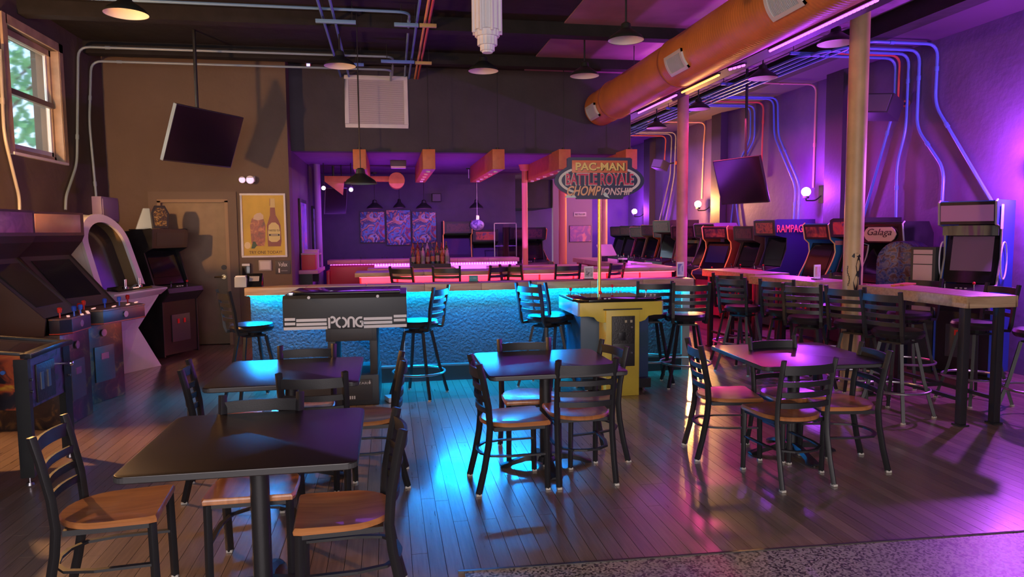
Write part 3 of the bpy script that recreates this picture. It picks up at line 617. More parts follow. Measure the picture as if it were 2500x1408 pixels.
for i, (a_, b_, c_) in enumerate([(1640, 1636, 1605), (1650, 1646, 1622)]):
    drop(a_, 352, [(b_, 430), (c_, 560)], greyc, 'thin grey pipe on the far aisle wall, strand %s' % ['one', 'two', 'three', 'four'][i], 5.6, .014)
# ceiling ledges / aisle strut bundles
for j, (yy) in enumerate((8.9, 10.9, 13.2, 15.8)):
    o = thing('strut_rail', 'blue strut rail carrying pipes over the aisle, %s' % ['nearest one', 'second one', 'third one', 'farthest one'][j], 'rail', (5.35, yy, 3.955), 0, 'aisle strut rails'); box('channel', 0, .62, -.02, .02, 0, .04, bluec, o, .004)
    for xx in (.05, .57): MB().tube([(xx, 0, .04), (xx, 0, .24)], .005, 6).build('threaded_rod', black_metal, o)
for j in range(3): conduit('thin %s pipe running along the aisle ceiling' % ['orange', 'pale', 'pink'][j], [orangec, greyc, mat('pink_conduit', (.6, .3, .25))][j], [(5.05-.14*j, 3.6, 4.08), (5.05-.14*j, 19.0, 4.08)], .013, .02)
# ================================================================ DINING CHAIRS AND TABLES
def curved_slat(x, y, z0, z1, bow=.035, th=.014, n=8, arch=0):
    vs = []; 
    for i in range(n+1):
        u = -1+2*i/n; yy = y-bow*(1-u*u); xx = x*u; za = z1+arch*(1-u*u)
        vs += [(xx, yy, z0), (xx, yy-th, z0), (xx, yy-th, za), (xx, yy, za)]
    fs = [(i*4+j, i*4+(j+1) % 4, i*4+4+(j+1) % 4, i*4+4+j) for i in range(n) for j in range(4)]+[(0, 1, 2, 3), (4*n+3, 4*n+2, 4*n+1, 4*n)]
    return MB().add(vs, fs)
def make_chair():                                   # faces +Y, origin on the floor under the seat
    t = thing('dining_chair', 'x', 'chair')
    # saddle seat: rounded at the back, straight front
    pts = [(-.195, .20), (.195, .20), (.205, .17), (.205, .0)]+[(.205*math.cos(a), -.02+.20*math.sin(a)*-1) for a in [i*PI/14 for i in range(1, 14)]]+[(-.205, 0), (-.205, .17)]
    n = len(pts); vs = []; fs = []; rings = [(1., .425, 0), (1.01, .440, 0), (.97, .449, 0), (.7, .443, 0), (.3, .437, 0)]
    for k, (s_, z, _) in enumerate(rings): vs += [(x*s_, (y-.01)*s_+.01, z+(.004 if y > .1 and k > 1 else 0)) for x, y in pts]
    for k in range(len(rings)-1): fs += [(k*n+i, k*n+(i+1) % n, (k+1)*n+(i+1) % n, (k+1)*n+i) for i in range(n)]
    fs += [tuple(range(n-1, -1, -1)), tuple(range((len(rings)-1)*n, len(rings)*n))]
    MB().add(vs, fs).build('seat', seat_wood, t, smooth=True)
    mb = MB(); mb.tube([(-.17, .17, .412), (.17, .17, .412)], 0, sq=(.022, .024)); mb.tube([(-.175, -.15, .412), (.175, -.15, .412)], 0, sq=(.022, .024)); mb.tube([(-.178, -.16, .412), (-.178, .18, .412)], 0, sq=(.022, .024)); mb.tube([(.178, -.16, .412), (.178, .18, .412)], 0, sq=(.022, .024))
    mb.build('seat_frame', black_metal, t)
    for sx in (-1, 1):
        l = MB().tube([(sx*.180, .178, .42), (sx*.182, .185, .01)], 0, sq=(.028, .028)).build('leg', black_metal, t, bevel=.003); box('glide', sx*.182-.015, sx*.182+.015, .170, .200, 0, .014, glide, l, .002)
        pr = [(sx*.190, -.262, .01), (sx*.186, -.225, .16), (sx*.184, -.195, .32), (sx*.184, -.185, .43), (sx*.186, -.195, .56), (sx*.188, -.225, .72), (sx*.190, -.250, .83)]
        l = MB().tube(pr, 0, sq=(.028, .034)).build('leg', black_metal, t, bevel=.003); box('glide', sx*.190-.015, sx*.190+.015, -.281, -.245, 0, .014, glide, l, .002)
    curved_slat(.180, -.232, .735, .795, .035, arch=.0).build('slat', black_metal, t, smooth=True)
    for z in (.655, .585, .515): curved_slat(.176, -.185-.11*(z-.43), z, z+.034, .035).build('slat', black_metal, t, smooth=True)
    ringp = [(-.178, .18, .235), (-.178, -.05, .235), (-.15, -.17, .235), (-.08, -.225, .235), (0, -.238, .235), (.08, -.225, .235), (.15, -.17, .235), (.178, -.05, .235), (.178, .18, .235)]
    MB().tube(ringp, 0, sq=(.022, .012)).build('stretcher', black_metal, t)
    return t
# (x, y, heading of the chair in degrees: 0 faces away from the camera, 180 faces it, -90 faces right, 90 faces left)
chairs = [
 (-1.215, 3.33, -85, 'wooden-seat ladderback chair at the left edge of the nearest table, facing right'),
 (-.655, 3.50, 180, 'ladderback chair on the far side of the nearest table, facing the camera'),
 (-.215, 3.10, 93, 'ladderback chair on the right side of the nearest table, seen edge-on'),
 (-1.03, 4.73, -82, 'ladderback chair left of the second table by the pong cabinet, facing right'),
 (-.44, 4.50, -4, 'ladderback chair with its back to the camera between the two left tables'),
 (-.60, 5.08, 180, 'ladderback chair behind the second table right in front of the pong cabinet'),
 (-.17, 4.70, 90, 'ladderback chair right of the second table, slats seen edge-on'),
 (.78, 4.48, -88, 'ladderback chair left of the middle table with a blue-lit seat'),
 (1.00, 5.02, 178, 'ladderback chair behind the middle table facing the camera'),
 (1.235, 4.56, 0, 'ladderback chair in front of the middle table with its back to the camera'),
 (1.36, 4.86, 100, 'ladderback chair right of the middle table before the yellow machine'),
 (2.43, 4.78, -100, 'ladderback chair left of the violet-lit table with a floor glow behind it'),
 (2.88, 4.68, 183, 'ladderback chair behind the violet-lit table facing the camera'),
 (2.57, 4.25, 5, 'ladderback chair in front of the violet-lit table with its back to the camera'),
 (3.07, 4.40, 80, 'ladderback chair right of the violet-lit table facing left')]
c0 = make_chair()
for i, (x, y, a, lb) in enumerate(chairs):
    o = c0 if i == 0 else copy_tree(c0)
    o.location = (x, y, 0); o.rotation_euler = (0, 0, R(a)); o['label'] = lb; o['group'] = 'ladderback dining chairs'
def make_table():
    t = thing('dining_table', 'x', 'table')
    h = .455; rr = .05; pts = []
    for cx, cy, a in ((h-rr, h-rr, 0), (-h+rr, h-rr, PI/2), (-h+rr, -h+rr, PI), (h-rr, -h+rr, 1.5*PI)): pts += [(cx+rr*math.cos(a+j*PI/12), cy+rr*math.sin(a+j*PI/12)) for j in range(7)]
    MB().prism(pts, .708, .738, 'z').build('tabletop', black_lam, t, bevel=.006)
    MB().prism([(x*1.004, y*1.004) for x, y in pts], .713, .733, 'z').build('edge_band', mat('edge_band_rubber', (.05, .05, .052), .4), t)
    MB().cyl((0, 0, .05), (0, 0, .70), .042, n=28).build('pedestal', black_metal, t, smooth=True)
    mb = MB(); mb.box(-.24, .24, -.025, .025, .69, .708); mb.box(-.025, .025, -.24, .24, .69, .708); mb.build('spider', black_metal, t)
    MB().lathe([(0, .075), (.06, .07), (.075, .04), (.06, .03), (0, .03)], 24).build('hub', black_metal, t, smooth=True)
    for k in range(4):
        a = PI/2*k+PI/4*0
        mb = MB(); secs = []
        for r_, w_, z_, th in ((.04, .035, .065, .04), (.15, .03, .058, .03), (.24, .035, .035, .024), (.29, .055, .018, .018), (.325, .04, .012, .012)):
            secs.append([(r_, -w_, z_-th*.5), (r_, w_, z_-th*.5), (r_, w_*.6, z_+th*.5), (r_, -w_*.6, z_+th*.5)])
        vs = [v for s_ in secs for v in s_]; fs = [(i*4+j, i*4+(j+1) % 4, i*4+4+(j+1) % 4, i*4+4+j) for i in range(4) for j in range(4)]+[(0, 1, 2, 3), (19, 18, 17, 16)]
        mb.add(vs, fs).xf(Matrix.Rotation(a, 4, 'Z')); f = mb.build('foot', black_metal, t, smooth=True)
        MB().cyl((.305*math.cos(a), .305*math.sin(a), 0), (.305*math.cos(a), .305*math.sin(a), .02), .02, n=12).build('leveller', dark_metal, f)
    return t
t0 = make_table()
for i, (x, y, a, lb) in enumerate([(-.595, 3.27, 0, 'black square pedestal table nearest the camera at lower left'), (-.65, 4.82, 0, 'black square pedestal table in front of the pong cabinet'),
                                   (1.065, 4.78, 0, 'black square pedestal table reflecting blue in the middle'), (2.90, 4.68, -3, 'black square pedestal table glowing violet on the right')]):
    o = t0 if i == 0 else copy_tree(t0); o.location = (x, y, 0); o.rotation_euler = (0, 0, R(a)); o['label'] = lb; o['group'] = 'black pedestal tables'
# ================================================================ BAR STOOLS
def make_stool():                                   # faces +Y
    t = thing('bar_stool', 'x', 'stool')
    prof = [(0, .70), (.19, .70), (.205, .715), (.21, .74), (.195, .765), (.12, .775), (0, .776)]
    MB().lathe(prof, 32).build('seat', black_vinyl, t, smooth=True)
    mb = MB().cyl((0, 0, .655), (0, 0, .70), .09, .10, 20); mb.box(-.10, .10, -.10, .10, .645, .662); mb.build('swivel', dark_metal, t)
    for sx in (-1, 1):
        MB().tube([(sx*.16, -.10, .695), (sx*.168, -.19, .69), (sx*.172, -.205, .74), (sx*.176, -.22, .90), (sx*.180, -.262, 1.11)], 0, sq=(.03, .026)).build('back_post', black_metal, t)
        for sy in (-1, 1):
            l = MB().tube([(sx*.10, sy*.10, .65), (sx*.15, sy*.15, .32), (sx*.215, sy*.215, .01)], 0, sq=(.026, .026)).build('leg', black_metal, t); box('glide', sx*.215-.014, sx*.215+.014, sy*.215-.014, sy*.215+.014, 0, .012, glide, l)
    curved_slat(.170, -.245, 1.02, 1.08, .035).build('slat', black_metal, t, smooth=True)
    for z in (.95, .88, .81): curved_slat(.168, -.213-.15*(z-.88), z, z+.036, .035).build('slat', black_metal, t, smooth=True)
    MB().tube([(.262*math.cos(a), .262*math.sin(a), .245) for a in [2*PI*i/32 for i in range(32)]], .011, 8, closed=True).build('foot_ring', mat('worn_ring', (.45, .45, .46), .3, .9), t, smooth=True)
    return t
s0 = make_stool()
stools = [
 (-1.33, 7.22, -60, 'black swivel stool at the left end of the blue bar, back to the left'),
 (.28, 7.12, 62, 'black swivel stool right of the pong cabinet, turned left'),
 (1.62, 7.20, -60, 'black swivel stool in the middle of the blue bar, turned right, nearer of two'),
 (1.80, 7.38, -75, 'black swivel stool half hidden behind the middle stool of the blue bar'),
 (2.78, 7.28, -8, 'black swivel stool just behind the yellow game cabinet'),
 (3.08, 7.0, -12, 'black swivel stool at the right end of the blue bar beside the yellow cabinet'),
 (4.26, 8.2, -50, 'bar stool farthest along the high tables, its slats glowing red'),
 (4.02, 7.55, -60, 'bar stool second from the far end of the high tables'),
 (4.28, 7.10, -52, 'bar stool before the middle of the violet-topped high tables'),
 (4.16, 6.46, -50, 'bar stool directly left of the thick tan column'),
 (4.38, 6.02, -62, 'bar stool in front of the foot of the thick tan column'),
 (4.36, 5.45, -72, 'nearest bar stool on the left side of the near high table'),
 (5.42, 5.75, 88, 'bar stool on the far right side of the near high table, back to the wall'),
 (5.50, 5.15, 100, 'bar stool half out of frame at the right edge'),
 (5.05, 7.35, 120, 'bar stool behind the thick column between high tables'),
 (5.36, 6.55, 110, 'bar stool beyond the near high table toward the cabinets')]
names_red = ['first', 'second', 'third', 'fourth', 'fifth', 'sixth']
for i, px in enumerate((1008, 1098, 1194, 1278, 1376, 1478)):
    q = at(px, 660, Y=9.55); stools.append((q.x, 9.70, (-38, -12, 34, -46, 8, 40)[i], 'stool silhouetted against the red bar front, %s from the left' % names_red[i]))
q = at(895, 660, Y=9.55)
for i, st in enumerate(stools):
    x, y, a, lb = st; o = s0 if i == 0 else copy_tree(s0); o.location = (x, y, 0); o.rotation_euler = (0, 0, R(a)); o['label'] = lb; o['group'] = 'black swivel stools'
    if 'red bar front' in lb: o.scale = (1, 1, 1.07)
for i in range(7):
    x = -.75+i*.45
    if 1.2 < x < 1.6: continue
    o = copy_tree(s0); o.location = (x, 15.05, 0); o.rotation_euler = (0, 0, R(180)); o['label'] = 'stool behind the rear purple bar below the triptych, %s from the left' % ['first', 'second', 'third', 'fourth', 'fifth', 'sixth', 'seventh'][i]; o['group'] = 'stools behind the rear bar'
# ================================================================ HIGH TABLES
def high_table(x, y, rz, w, l, label):
    t = thing('high_table', label, 'table', (x, y, 0), R(rz), 'high communal tables')
    n = 4
    for i in range(n): box('top_board', w*i/n+.001, w*(i+1)/n-.001, 0, l, 1.045, 1.085, counter_wood, t, .004)
    mb = MB(); mb.box(-.0, w, -.02, 0, .99, 1.083); mb.box(0, w, l, l+.02, .99, 1.083); mb.box(-.02, 0, -.02, l+.02, .99, 1.083); mb.box(w, w+.02, -.02, l+.02, .99, 1.083); mb.build('apron', counter_wood, t, bevel=.004)
    for lx in (.06, w-.06):
        for ly in (.08, l-.08):
            g = box('leg', lx-.03, lx+.03, ly-.03, ly+.03, .012, .99, black_metal, t, .003); box('foot_plate', lx-.045, lx+.045, ly-.045, ly+.045, 0, .012, black_metal, g)
    mb = MB(); mb.box(.05, .08, .08, l-.08, .2, .23); mb.box(w-.08, w-.05, .08, l-.08, .2, .23); mb.box(.06, w-.06, l/2-.015, l/2+.015, .2, .23); mb.build('foot_rail', black_metal, t)
    return t
high_table(4.60, 4.98, 0, .44, 1.30, 'near high wooden table with thick honey-coloured edge at right')
high_table(4.43, 6.70, 8, .46, 1.15, 'second high wooden table just behind the thick tan column')
high_table(4.50, 8.15, 6, .46, 1.2, 'farthest high wooden table glossy with violet light')
tb = thing('wood_board', 'orange wooden paddle lying on the far side of the near high table', 'board', (4.86, 6.02, 1.085), .5)
box('blade', 0, .28, 0, .10, 0, .016, beam_wood, tb, .004); box('handle', -.12, 0, .03, .07, 0, .016, beam_wood, tb, .004)
def cardholder(x, y, z, rz, label, w=.10, h=.2, m=None, m2=None):
    t = thing('card_holder', label, 'sign', (x, y, z), R(rz)); box('base', -w/2, w/2, -.04, .04, 0, .01, plex, t); box('card', -w/2, w/2, -.006, .006, .01, h, m or white_pl, t); 
    box('print', -w/2+.01, w/2-.01, -.009, -.006, .03, h-.02, m2 or artmat('menu_print', [(.1, .1, .1), (.5, .5, .45), (.2, .25, .2)], 18), t); return t
q = at(1432, 688, Y=7.95); cardholder(q.x, 7.86, 1.083, 0, 'upright photo menu card standing on the blue bar behind the gold pole', .11, .15)
q = at(1657, 688, Y=7.9); cardholder(q.x, 7.86, 1.083, 0, 'white card holder with a printed flyer at the right end of the blue bar', .085, .18, white_pl, artmat('flyer_print', [(.15, .15, .4), (.7, .7, .75)], 9))
q = at(1154, 690, Y=7.95); cardholder(q.x, 7.86, 1.083, 0, 'small teal card standing on the blue bar in front of a stool', .10, .07, mat('teal_card', (.03, .25, .3), .5), artmat('teal_print', [(.03, .2, .25), (.1, .4, .42)], 12))
cardholder(4.62, 7.05, 1.087, 20, 'small pale table card left of the thick tan column', .10, .16, white_pl, artmat('card_print', [(.5, .35, .15), (.6, .6, .7)], 8))
# ================================================================ PONG CABINET
pg = thing('pong_table', 'black two-player table cabinet with PONG lettering and white stripes', 'arcade machine', (-.975, 6.80, 0), R(-1.5)); PW = 1.14
pm = mat('pong_black', (.030, .034, .038), .42)
MB().prism([(0, .745), (0, 1.035), (.03, 1.062), (.75, 1.062), (.78, 1.03), (.78, .80), (.7, .745)], 0, PW, 'x').build('top_box', pm, pg, bevel=.006)
box('glass_top', .05, PW-.06, .08, .70, 1.063, 1.085, black_gloss, pg, .008)
box('glass_rail', .045, .09, .04, .12, 1.063, 1.09, chrome, pg, .004)
wp = mat('stripe_white', (.78, .78, .80), .45)
y_ = -.004
def st(x0, x1, z0, z1): MB().box(x0, x1, y_, 0, z0, z1).build('stripe', wp, pg)
for x0, x1, z0, z1 in [(.005, .40, .745, .772), (.12, .395, .782, .808), (.12, .395, .820, .846), (.015, .11, .790, .815), (.015, .11, .832, .857),
                       (.735, 1.135, .745, .772), (.735, 1.0, .782, .808), (.735, 1.0, .820, .846), (1.015, 1.125, .800, .825), (1.015, 1.135, .838, .863)]: st(x0, x1, z0, z1)
# built letters P O N G
def letter(name, segs):
    mb = MB()
    for s_ in segs: mb.tube([(x, -.004, z) for x, z in s_], 0, sq=(.004, .018)) if False else [mb.add(*ribbon(s_))]
    mb.build(name, wp, pg)
def ribbon(pl, w=.019, y0=-.006, y1=0):
    P_ = [Vector((x, 0, z)) for x, z in pl]; L_, R_ = [], []
    for i, p in enumerate(P_):
        t_ = (P_[min(i+1, len(P_)-1)]-P_[max(0, i-1)]).normalized(); nn = Vector((-t_.z, 0, t_.x))*w/2; L_.append(p+nn); R_.append(p-nn)
    vs = []; 
    for a_, b_ in zip(L_, R_): vs += [(a_.x, y0, a_.z), (b_.x, y0, b_.z), (b_.x, y1, b_.z), (a_.x, y1, a_.z)]
    k = len(P_)-1; fs = [(i*4+j, i*4+(j+1) % 4, i*4+4+(j+1) % 4, i*4+4+j) for i in range(k) for j in range(4)]+[(0, 1, 2, 3), (4*k+3, 4*k+2, 4*k+1, 4*k)]
    return vs, fs
zb, zt = .752, .862
letter('letter_p', [[(.418, zb), (.418, zt-.01)], [(.434, zt-.012)]+[(x, z) for x, z in arc(.445, .832, .026, PI/2, -PI/2, 8)]+[(.434, .806)]])
letter('letter_o', [arc(.530, .805, .045, R(100), R(260), 12), arc(.530, .805, .045, R(-80), R(80), 12)])
letter('letter_n', [[(.594, zb+.004), (.594, .82)]+arc(.619, .825, .025, PI, 0, 8)+[(.644, zb+.004)]])
letter('letter_g', [[(.722, .846)]+arc(.705, .805, .042, R(100), R(260), 10)+[(.722, .762)], [(.722, .765), (.722, .812)], [(.70, .808), (.726, .808)]])
MB().cyl((.24, 0, 1.045), (.24, -.012, 1.045), .014, n=14).build('knob', wp, pg); MB().cyl((.87, 0, 1.045), (.87, -.012, 1.045), .014, n=14).build('knob', wp, pg)
box('panel_block', .38, .85, .03, .7, .62, .745, mat('pong_pedestal', (.045, .043, .042), .5), pg, .004)
box('panel_inset', .42, .81, .022, .03, .635, .74, mat('pong_inset', (.055, .05, .048), .5), pg, .003)
for x0 in (.39, .78): box('upright', x0, x0+.07, .08, .68, .28, .62, mat('pong_pedestal', (.045, .043, .042)), pg, .004)
box('base_box', .10, .86, .03, .74, .0, .29, pm, pg, .006); box('base_inset', .16, .80, .02, .03, .05, .25, mat('pong_inset', (.055, .05, .048)), pg, .004)
text('ATARI', .12, .022, wp, pg, (.70, .017, .215)); MB().prism([(.765, .215), (.775, .245), (.785, .215), (.778, .205), (.772, .205)], .012, .018, 'y').build('emblem', wp, pg)
mb = MB(); [mb.box(.585+k*.02, .597+k*.02, .014, .019, .065, .095) for k in range(3)]; mb.build('white_bars', wp, pg)['kind'] = 'stuff'
# white power cable hanging beside it
cb = thing('power_cable', 'thin white cable hanging from the pong cabinet to the floor', 'cable', (.10, 7.5, .99))
MB().tube(fillet([(0, 0, 0), (.01, -.12, -.18), (.05, -.22, -.25), (.04, -.2, -.75), (-.02, -.35, -.984), (-.1, -.4, -.984)], .06), .004, 6).build('cord', white_pl, cb, smooth=True)
ad = thing('plug_adapter', 'pale power brick on the floor beside the pong cabinet', 'adapter', (-.0, 6.92, .0), .3); box('brick', -.05, .05, -.08, .08, .002, .05, white_pl, ad, .008); MB().tube([(0, .08, .02), (.05, .15, .008), (.02, .22, .008)], .005, 6).build('lead', white_pl, ad)
# ================================================================ YELLOW COCKTAIL GAME WITH POLE SIGN
pc = thing('game_table', 'yellow four-player table game with black top and gold sign pole', 'arcade machine', (2.27, 7.12, 0), R(-1))
bd = mat('navy_cabinet', (.03, .07, .12), .4)
box('body', -.36, .36, -.22, .42, .06, .84, bd, pc, .006)
box('plinth', -.34, .36, -.30, .38, .035, .13, black_paint, pc)
ap = [(-.42, .935), (.42, .935), (.42, .80)]+[(.34, .80), (.28, .79), (.245, .75), (.20, .735)]+[(-.20, .735), (-.245, .75), (-.28, .79), (-.34, .80), (-.42, .80)]
MB().prism(ap, -.44, -.415, 'y').build('apron', yellow, pc, bevel=.004)
MB().prism(ap, .42, .445, 'y').build('apron', yellow, pc, bevel=.004)
sidem = mat('side_apron', (.30, .33, .36), .4); MB().box(-.44, -.415, -.42, .42, .80, .935).build('side_apron', sidem, pc, bevel=.003); MB().box(.415, .44, -.42, .42, .80, .935).build('side_apron', sidem, pc, bevel=.003)
cd = MB().box(-.165, .175, -.47, -.20, .0, .86).build('coin_column', yellow, pc, bevel=.004)
box('column_trim', -.19, .20, -.485, -.46, .862, .872, black_paint, pc)
dr = box('coin_door', -.11, .125, -.485, -.47, .30, .80, mat('coin_door_black', (.02, .018, .018), .45, bump=.2, bs=60), pc, .004)
box('lower_door', -.105, .12, -.492, -.485, .305, .53, mat('coin_door_grey', (.03, .028, .03), .4), dr, .003); box('reject_panel', -.04, .03, -.49, -.485, .56, .64, dark_metal, dr, .003)
for x_ in (.02, .075): box('coin_slot', x_, x_+.022, -.49, -.485, .735, .76, mat('slot_metal', (.7, .6, .4), .3, 1.), dr)
for z_ in (.69, .435): MB().cyl((.09, -.485, z_), (.09, -.50, z_), .009, n=12).build('lock', chrome, dr)
tp = [(-.50, -.32), (-.36, -.47), (.36, -.47), (.50, -.32), (.50, .32), (.36, .47), (-.36, .47), (-.50, .32)]
tp = [(x*.93, y*.97) for x, y in tp]
MB().prism(tp, .937, .965, 'z').build('tabletop', black_gloss, pc, bevel=.006)
box('monitor', -.30, .30, -.24, .24, .966, .969, mat('game_glass', (.03, .02, .035), .06), pc)
redk = mat('joystick_red', (.7, .02, .02), .3)
for x, y in ((-.38, .12), (-.2, -.38), (.38, -.08), (.16, .40)):
    j = MB().cyl((x, y, .966), (x, y, 1.015), .006, n=10).build('joystick', chrome, pc); MB().sphere((x, y, 1.027), .018, 14, 8).build('ball', redk, j, smooth=True)
    for k in range(2): MB().cyl((x+.07*(k+1)*(.6), y-.03, .966), (x+.07*(k+1)*.6, y-.03, .974), .012, n=12).build('button', mat('button_white', (.7, .7, .7), .3), pc)
for x, y in ((.3, -.24), (-.3, -.24), (.3, .34), (-.3, .34)): MB().cyl((x, y, 0), (x, y, .04), .018, n=12).build('leveller', chrome, pc)
MB().cyl((-.10, .0, .965), (-.10, .0, 1.965), .019, n=20).build('pole', mat('gold_pole', (.85, .62, .12), .3, .6), pc, smooth=True)
sx0 = -.10; sz0 = 2.165
rs = [(.478*math.sqrt(1-(z/.195)**2), z-.012) for z in [.118-.283*k/16 for k in range(17)]]
outline = [(-.325, .225), (.325, .225), (.345, .212), (.345, .128)]+rs+[(.25, -.20), (-.25, -.20)]+[(-x, z) for x, z in rs[::-1]]+[(-.345, .128), (-.345, .212)]
seen = []; [seen.append(p) for p in outline if not seen or (abs(p[0]-seen[-1][0])+abs(p[1]-seen[-1][1])) > .003]
pos = lambda x, z: (sx0+x, sz0+z)
sgn = MB().prism([pos(x, z) for x, z in seen], -.012, .012, 'y').build('sign_board', mat('sign_navy', (.035, .03, .09), .4), pc)
wht = mat('sign_cream', (.72, .66, .58), .45); org = mat('sign_orange', (.72, .17, .07), .4); crim = mat('sign_crimson', (.65, .03, .10), .4); yel = mat('sign_yellow', (.85, .60, .16), .4)
mb = MB()
for a0_, a1_ in ((-52, 46), (134, 232)):
    n_ = 14; vs = []
    for i in range(n_+1):
        a = R(a0_+(a1_-a0_)*i/n_)
        for rx, rz_ in ((.405, .142), (.435, .165)): vs += [(sx0+rx*math.cos(a), -.016, sz0+rz_*math.sin(a)-.01), (sx0+rx*math.cos(a), -.012, sz0+rz_*math.sin(a)-.01)]
    mb.add(vs, [(i*4+j0, i*4+j1, i*4+4+j1, i*4+4+j0) for i in range(n_) for j0, j1 in ((0, 1), (1, 3), (3, 2), (2, 0))])
mb.build('oval_band', wht, sgn)
box('crown_panel', sx0-.295, sx0+.295, -.018, -.012, sz0+.068, sz0+.195, org, sgn, .003)
text('PAC-MAN', .53, .085, mat('sign_letter_shadow', (.03, .02, .02), .5), sgn, (sx0+.008, -.020, sz0+.128), bold=.03); text('PAC-MAN', .52, .082, yel, sgn, (sx0, -.026, sz0+.131), bold=.03)
text('BATTLE ROYALE', .73, .130, wht, sgn, (sx0, -.016, sz0+.003), bold=.03); text('BATTLE ROYALE', .715, .116, crim, sgn, (sx0, -.022, sz0+.003), bold=.012)
text('CHOMP', .36, .10, mat('sign_amber', (.85, .42, .20), .4), sgn, (sx0-.17, -.024, sz0-.115), shear=.35, bold=.02); text('IONSHIP', .34, .075, mat('sign_pink', (.82, .55, .50), .4), sgn, (sx0+.18, -.020, sz0-.122), shear=.25, bold=.02)
mb = MB(); mb.prism([pos(x, z) for x, z in [(-.37, -.185), (-.34, -.15), (-.30, -.17), (-.28, -.145), (-.25, -.185)]], -.02, -.012, 'y'); mb.prism([pos(x, z) for x, z in [(.03, -.15), (.06, -.13), (.08, -.16), (.10, -.19), (.05, -.175)]], -.026, -.012, 'y'); mb.build('splash', mat('sign_pale_green', (.6, .7, .62), .4), sgn)
box('pole_bracket', sx0-.03, sx0+.03, .012, .03, sz0-.2, sz0-.05, dark_metal, pc)
# ================================================================ TELEVISIONS
def tv(label, c, yaw, pitch, w=1.2, h=.69, pole_dx=0, roll=0):
    t = thing('television', label, 'television', c); 
    M_ = Matrix.Rotation(yaw, 4, 'Z') @ Matrix.Rotation(pitch, 4, 'X') @ Matrix.Rotation(roll, 4, 'Y')
    def bb(name, x0, x1, y0, y1, z0, z1, m, bv=0): return MB().box(x0, x1, y0, y1, z0, z1).xf(M_).build(name, m, t, bevel=bv)
    bb('housing', -w/2, w/2, 0, .045, -h/2, h/2, mat('tv_housing', (.03, .03, .032), .4), .006)
    bb('screen', -w/2+.012, w/2-.012, -.003, .0, -h/2+.018, h/2-.012, tv_black)
    bb('bezel_edge', -w/2-.004, -w/2+.004, -.004, .045, -h/2, h/2, mat('tv_edge', (.12, .11, .11), .35, .3))
    bb('mount_plate', -.12, .12, .045, .09, -.12, .12, black_metal)
    q = M_ @ Vector((0, .14, .05)); s_ = M_ @ Vector((0, .06, 0))
    MB().tube([s_, q, (q.x, q.y, q.z+.3), (q.x, q.y, ZC-c[2]-.005)], .021, 10).build('ceiling_pole', black_metal, t, smooth=True)
    return t
tv('tilted black television hanging on a pole before the brown wall', (-2.24, 9.62, 2.85), R(60), R(21), 1.14, .70)
tv('tilted black television hanging before the right wall under blue pipes', (5.56, 10.62, 2.40), R(-73), R(17), 1.0, .74)
q = at(820, 491, Y=13.8); tv('small black television high in the back room at left', (q.x, 13.8, q.z), R(20), R(14), .42, .5)
# ================================================================ WALL GLOBES
def sconce(label, x, y, z, gm_, gap=.12, side=-1):
    t = thing('wall_lamp', label, 'wall lamp', (x, y, z), 0, 'globe wall lamps'); wx = (XR-x) if side < 0 else (XL-x)
    MB().sphere((0, 0, 0), .072, 20, 12).build('globe', gm_, t, smooth=True)
    MB().lathe([(.0, -.11), (.045, -.105), (.05, -.07), (.03, -.06)], 16).build('socket', black_metal, t, smooth=True)
    MB().tube(fillet([(0, 0, -.1), (0, 0, -.14), (wx*.6, 0, -.14), (wx, 0, -.05)], .05), .012, 8).build('arm', black_metal, t, smooth=True)
    MB().prism([(-.06, -.18), (.06, -.18), (.06, .1), (-.06, .1)], wx-.02*(1 if wx > 0 else -1), wx, 'x').build('back_plate', black_metal, t)
    return t
for n_, (px, py, g_) in enumerate([(1968, 468, glow_p), (1704, 498, glow_w), (1549, 516, glow_p)]):
    q = at(px, py, X=6.62); sconce(['glowing violet globe lamp on the right wall behind the cabinets', 'glowing warm yellow globe lamp on the right wall', 'farthest glowing violet globe lamp on the right wall'][n_], 6.62, q.y, q.z, g_)
for o in bpy.data.objects:
    if o.name.startswith('globe_light') and o.location.x > 0 and o.location.y > 7:
        best = min([b for b in bpy.data.objects if b.name.startswith('wall_lamp')], key=lambda b: abs(b.location.y-o.location.y)); o.location = best.location+Vector((-.085, -.02, .0))
sconce('violet globe lamp on the right wall just outside the frame', 6.75, 6.5, 2.28, glow_p); sconce('warm globe lamp on the left wall just outside the frame', -3.72, 6.5, 2.25, glow_w, side=1)
# speakers on the right wall
def speaker(label, px, py, X, s=.3):
    q = at(px, py, X=X); t = thing('speaker', label, 'speaker', q, 0, 'wall speakers')
    MB().box(-s*.5, s*.5, -s*.7, s*.7, -s*.45, s*.45).xf(Matrix.Rotation(R(20), 4, 'Y') @ Matrix.Rotation(R(25), 4, 'Z')).build('cabinet', mat('speaker_black', (.04, .03, .05), .5), t, bevel=.01)
    MB().box(-s*.53, -s*.5, -s*.62, s*.62, -s*.38, s*.38).xf(Matrix.Rotation(R(20), 4, 'Y') @ Matrix.Rotation(R(25), 4, 'Z')).build('grille', mat('speaker_grille', (.12, .09, .15), .6), t)
    MB().tube([(0, 0, 0), (XR-X-.01, 0, .06)], .018, 8).build('bracket', black_metal, t)
    MB().cyl((XR-X-.03, 0, .06), (XR-X, 0, .06), .05, n=14).build('wall_plate', mat('red_box', (.6, .12, .05), .5), t)
speaker('black box speaker on a bracket right of the thick tan column', 2150, 262, 6.5, .3); speaker('small far speaker below a red pipe on the right wall', 1612, 403, 6.5, .24)
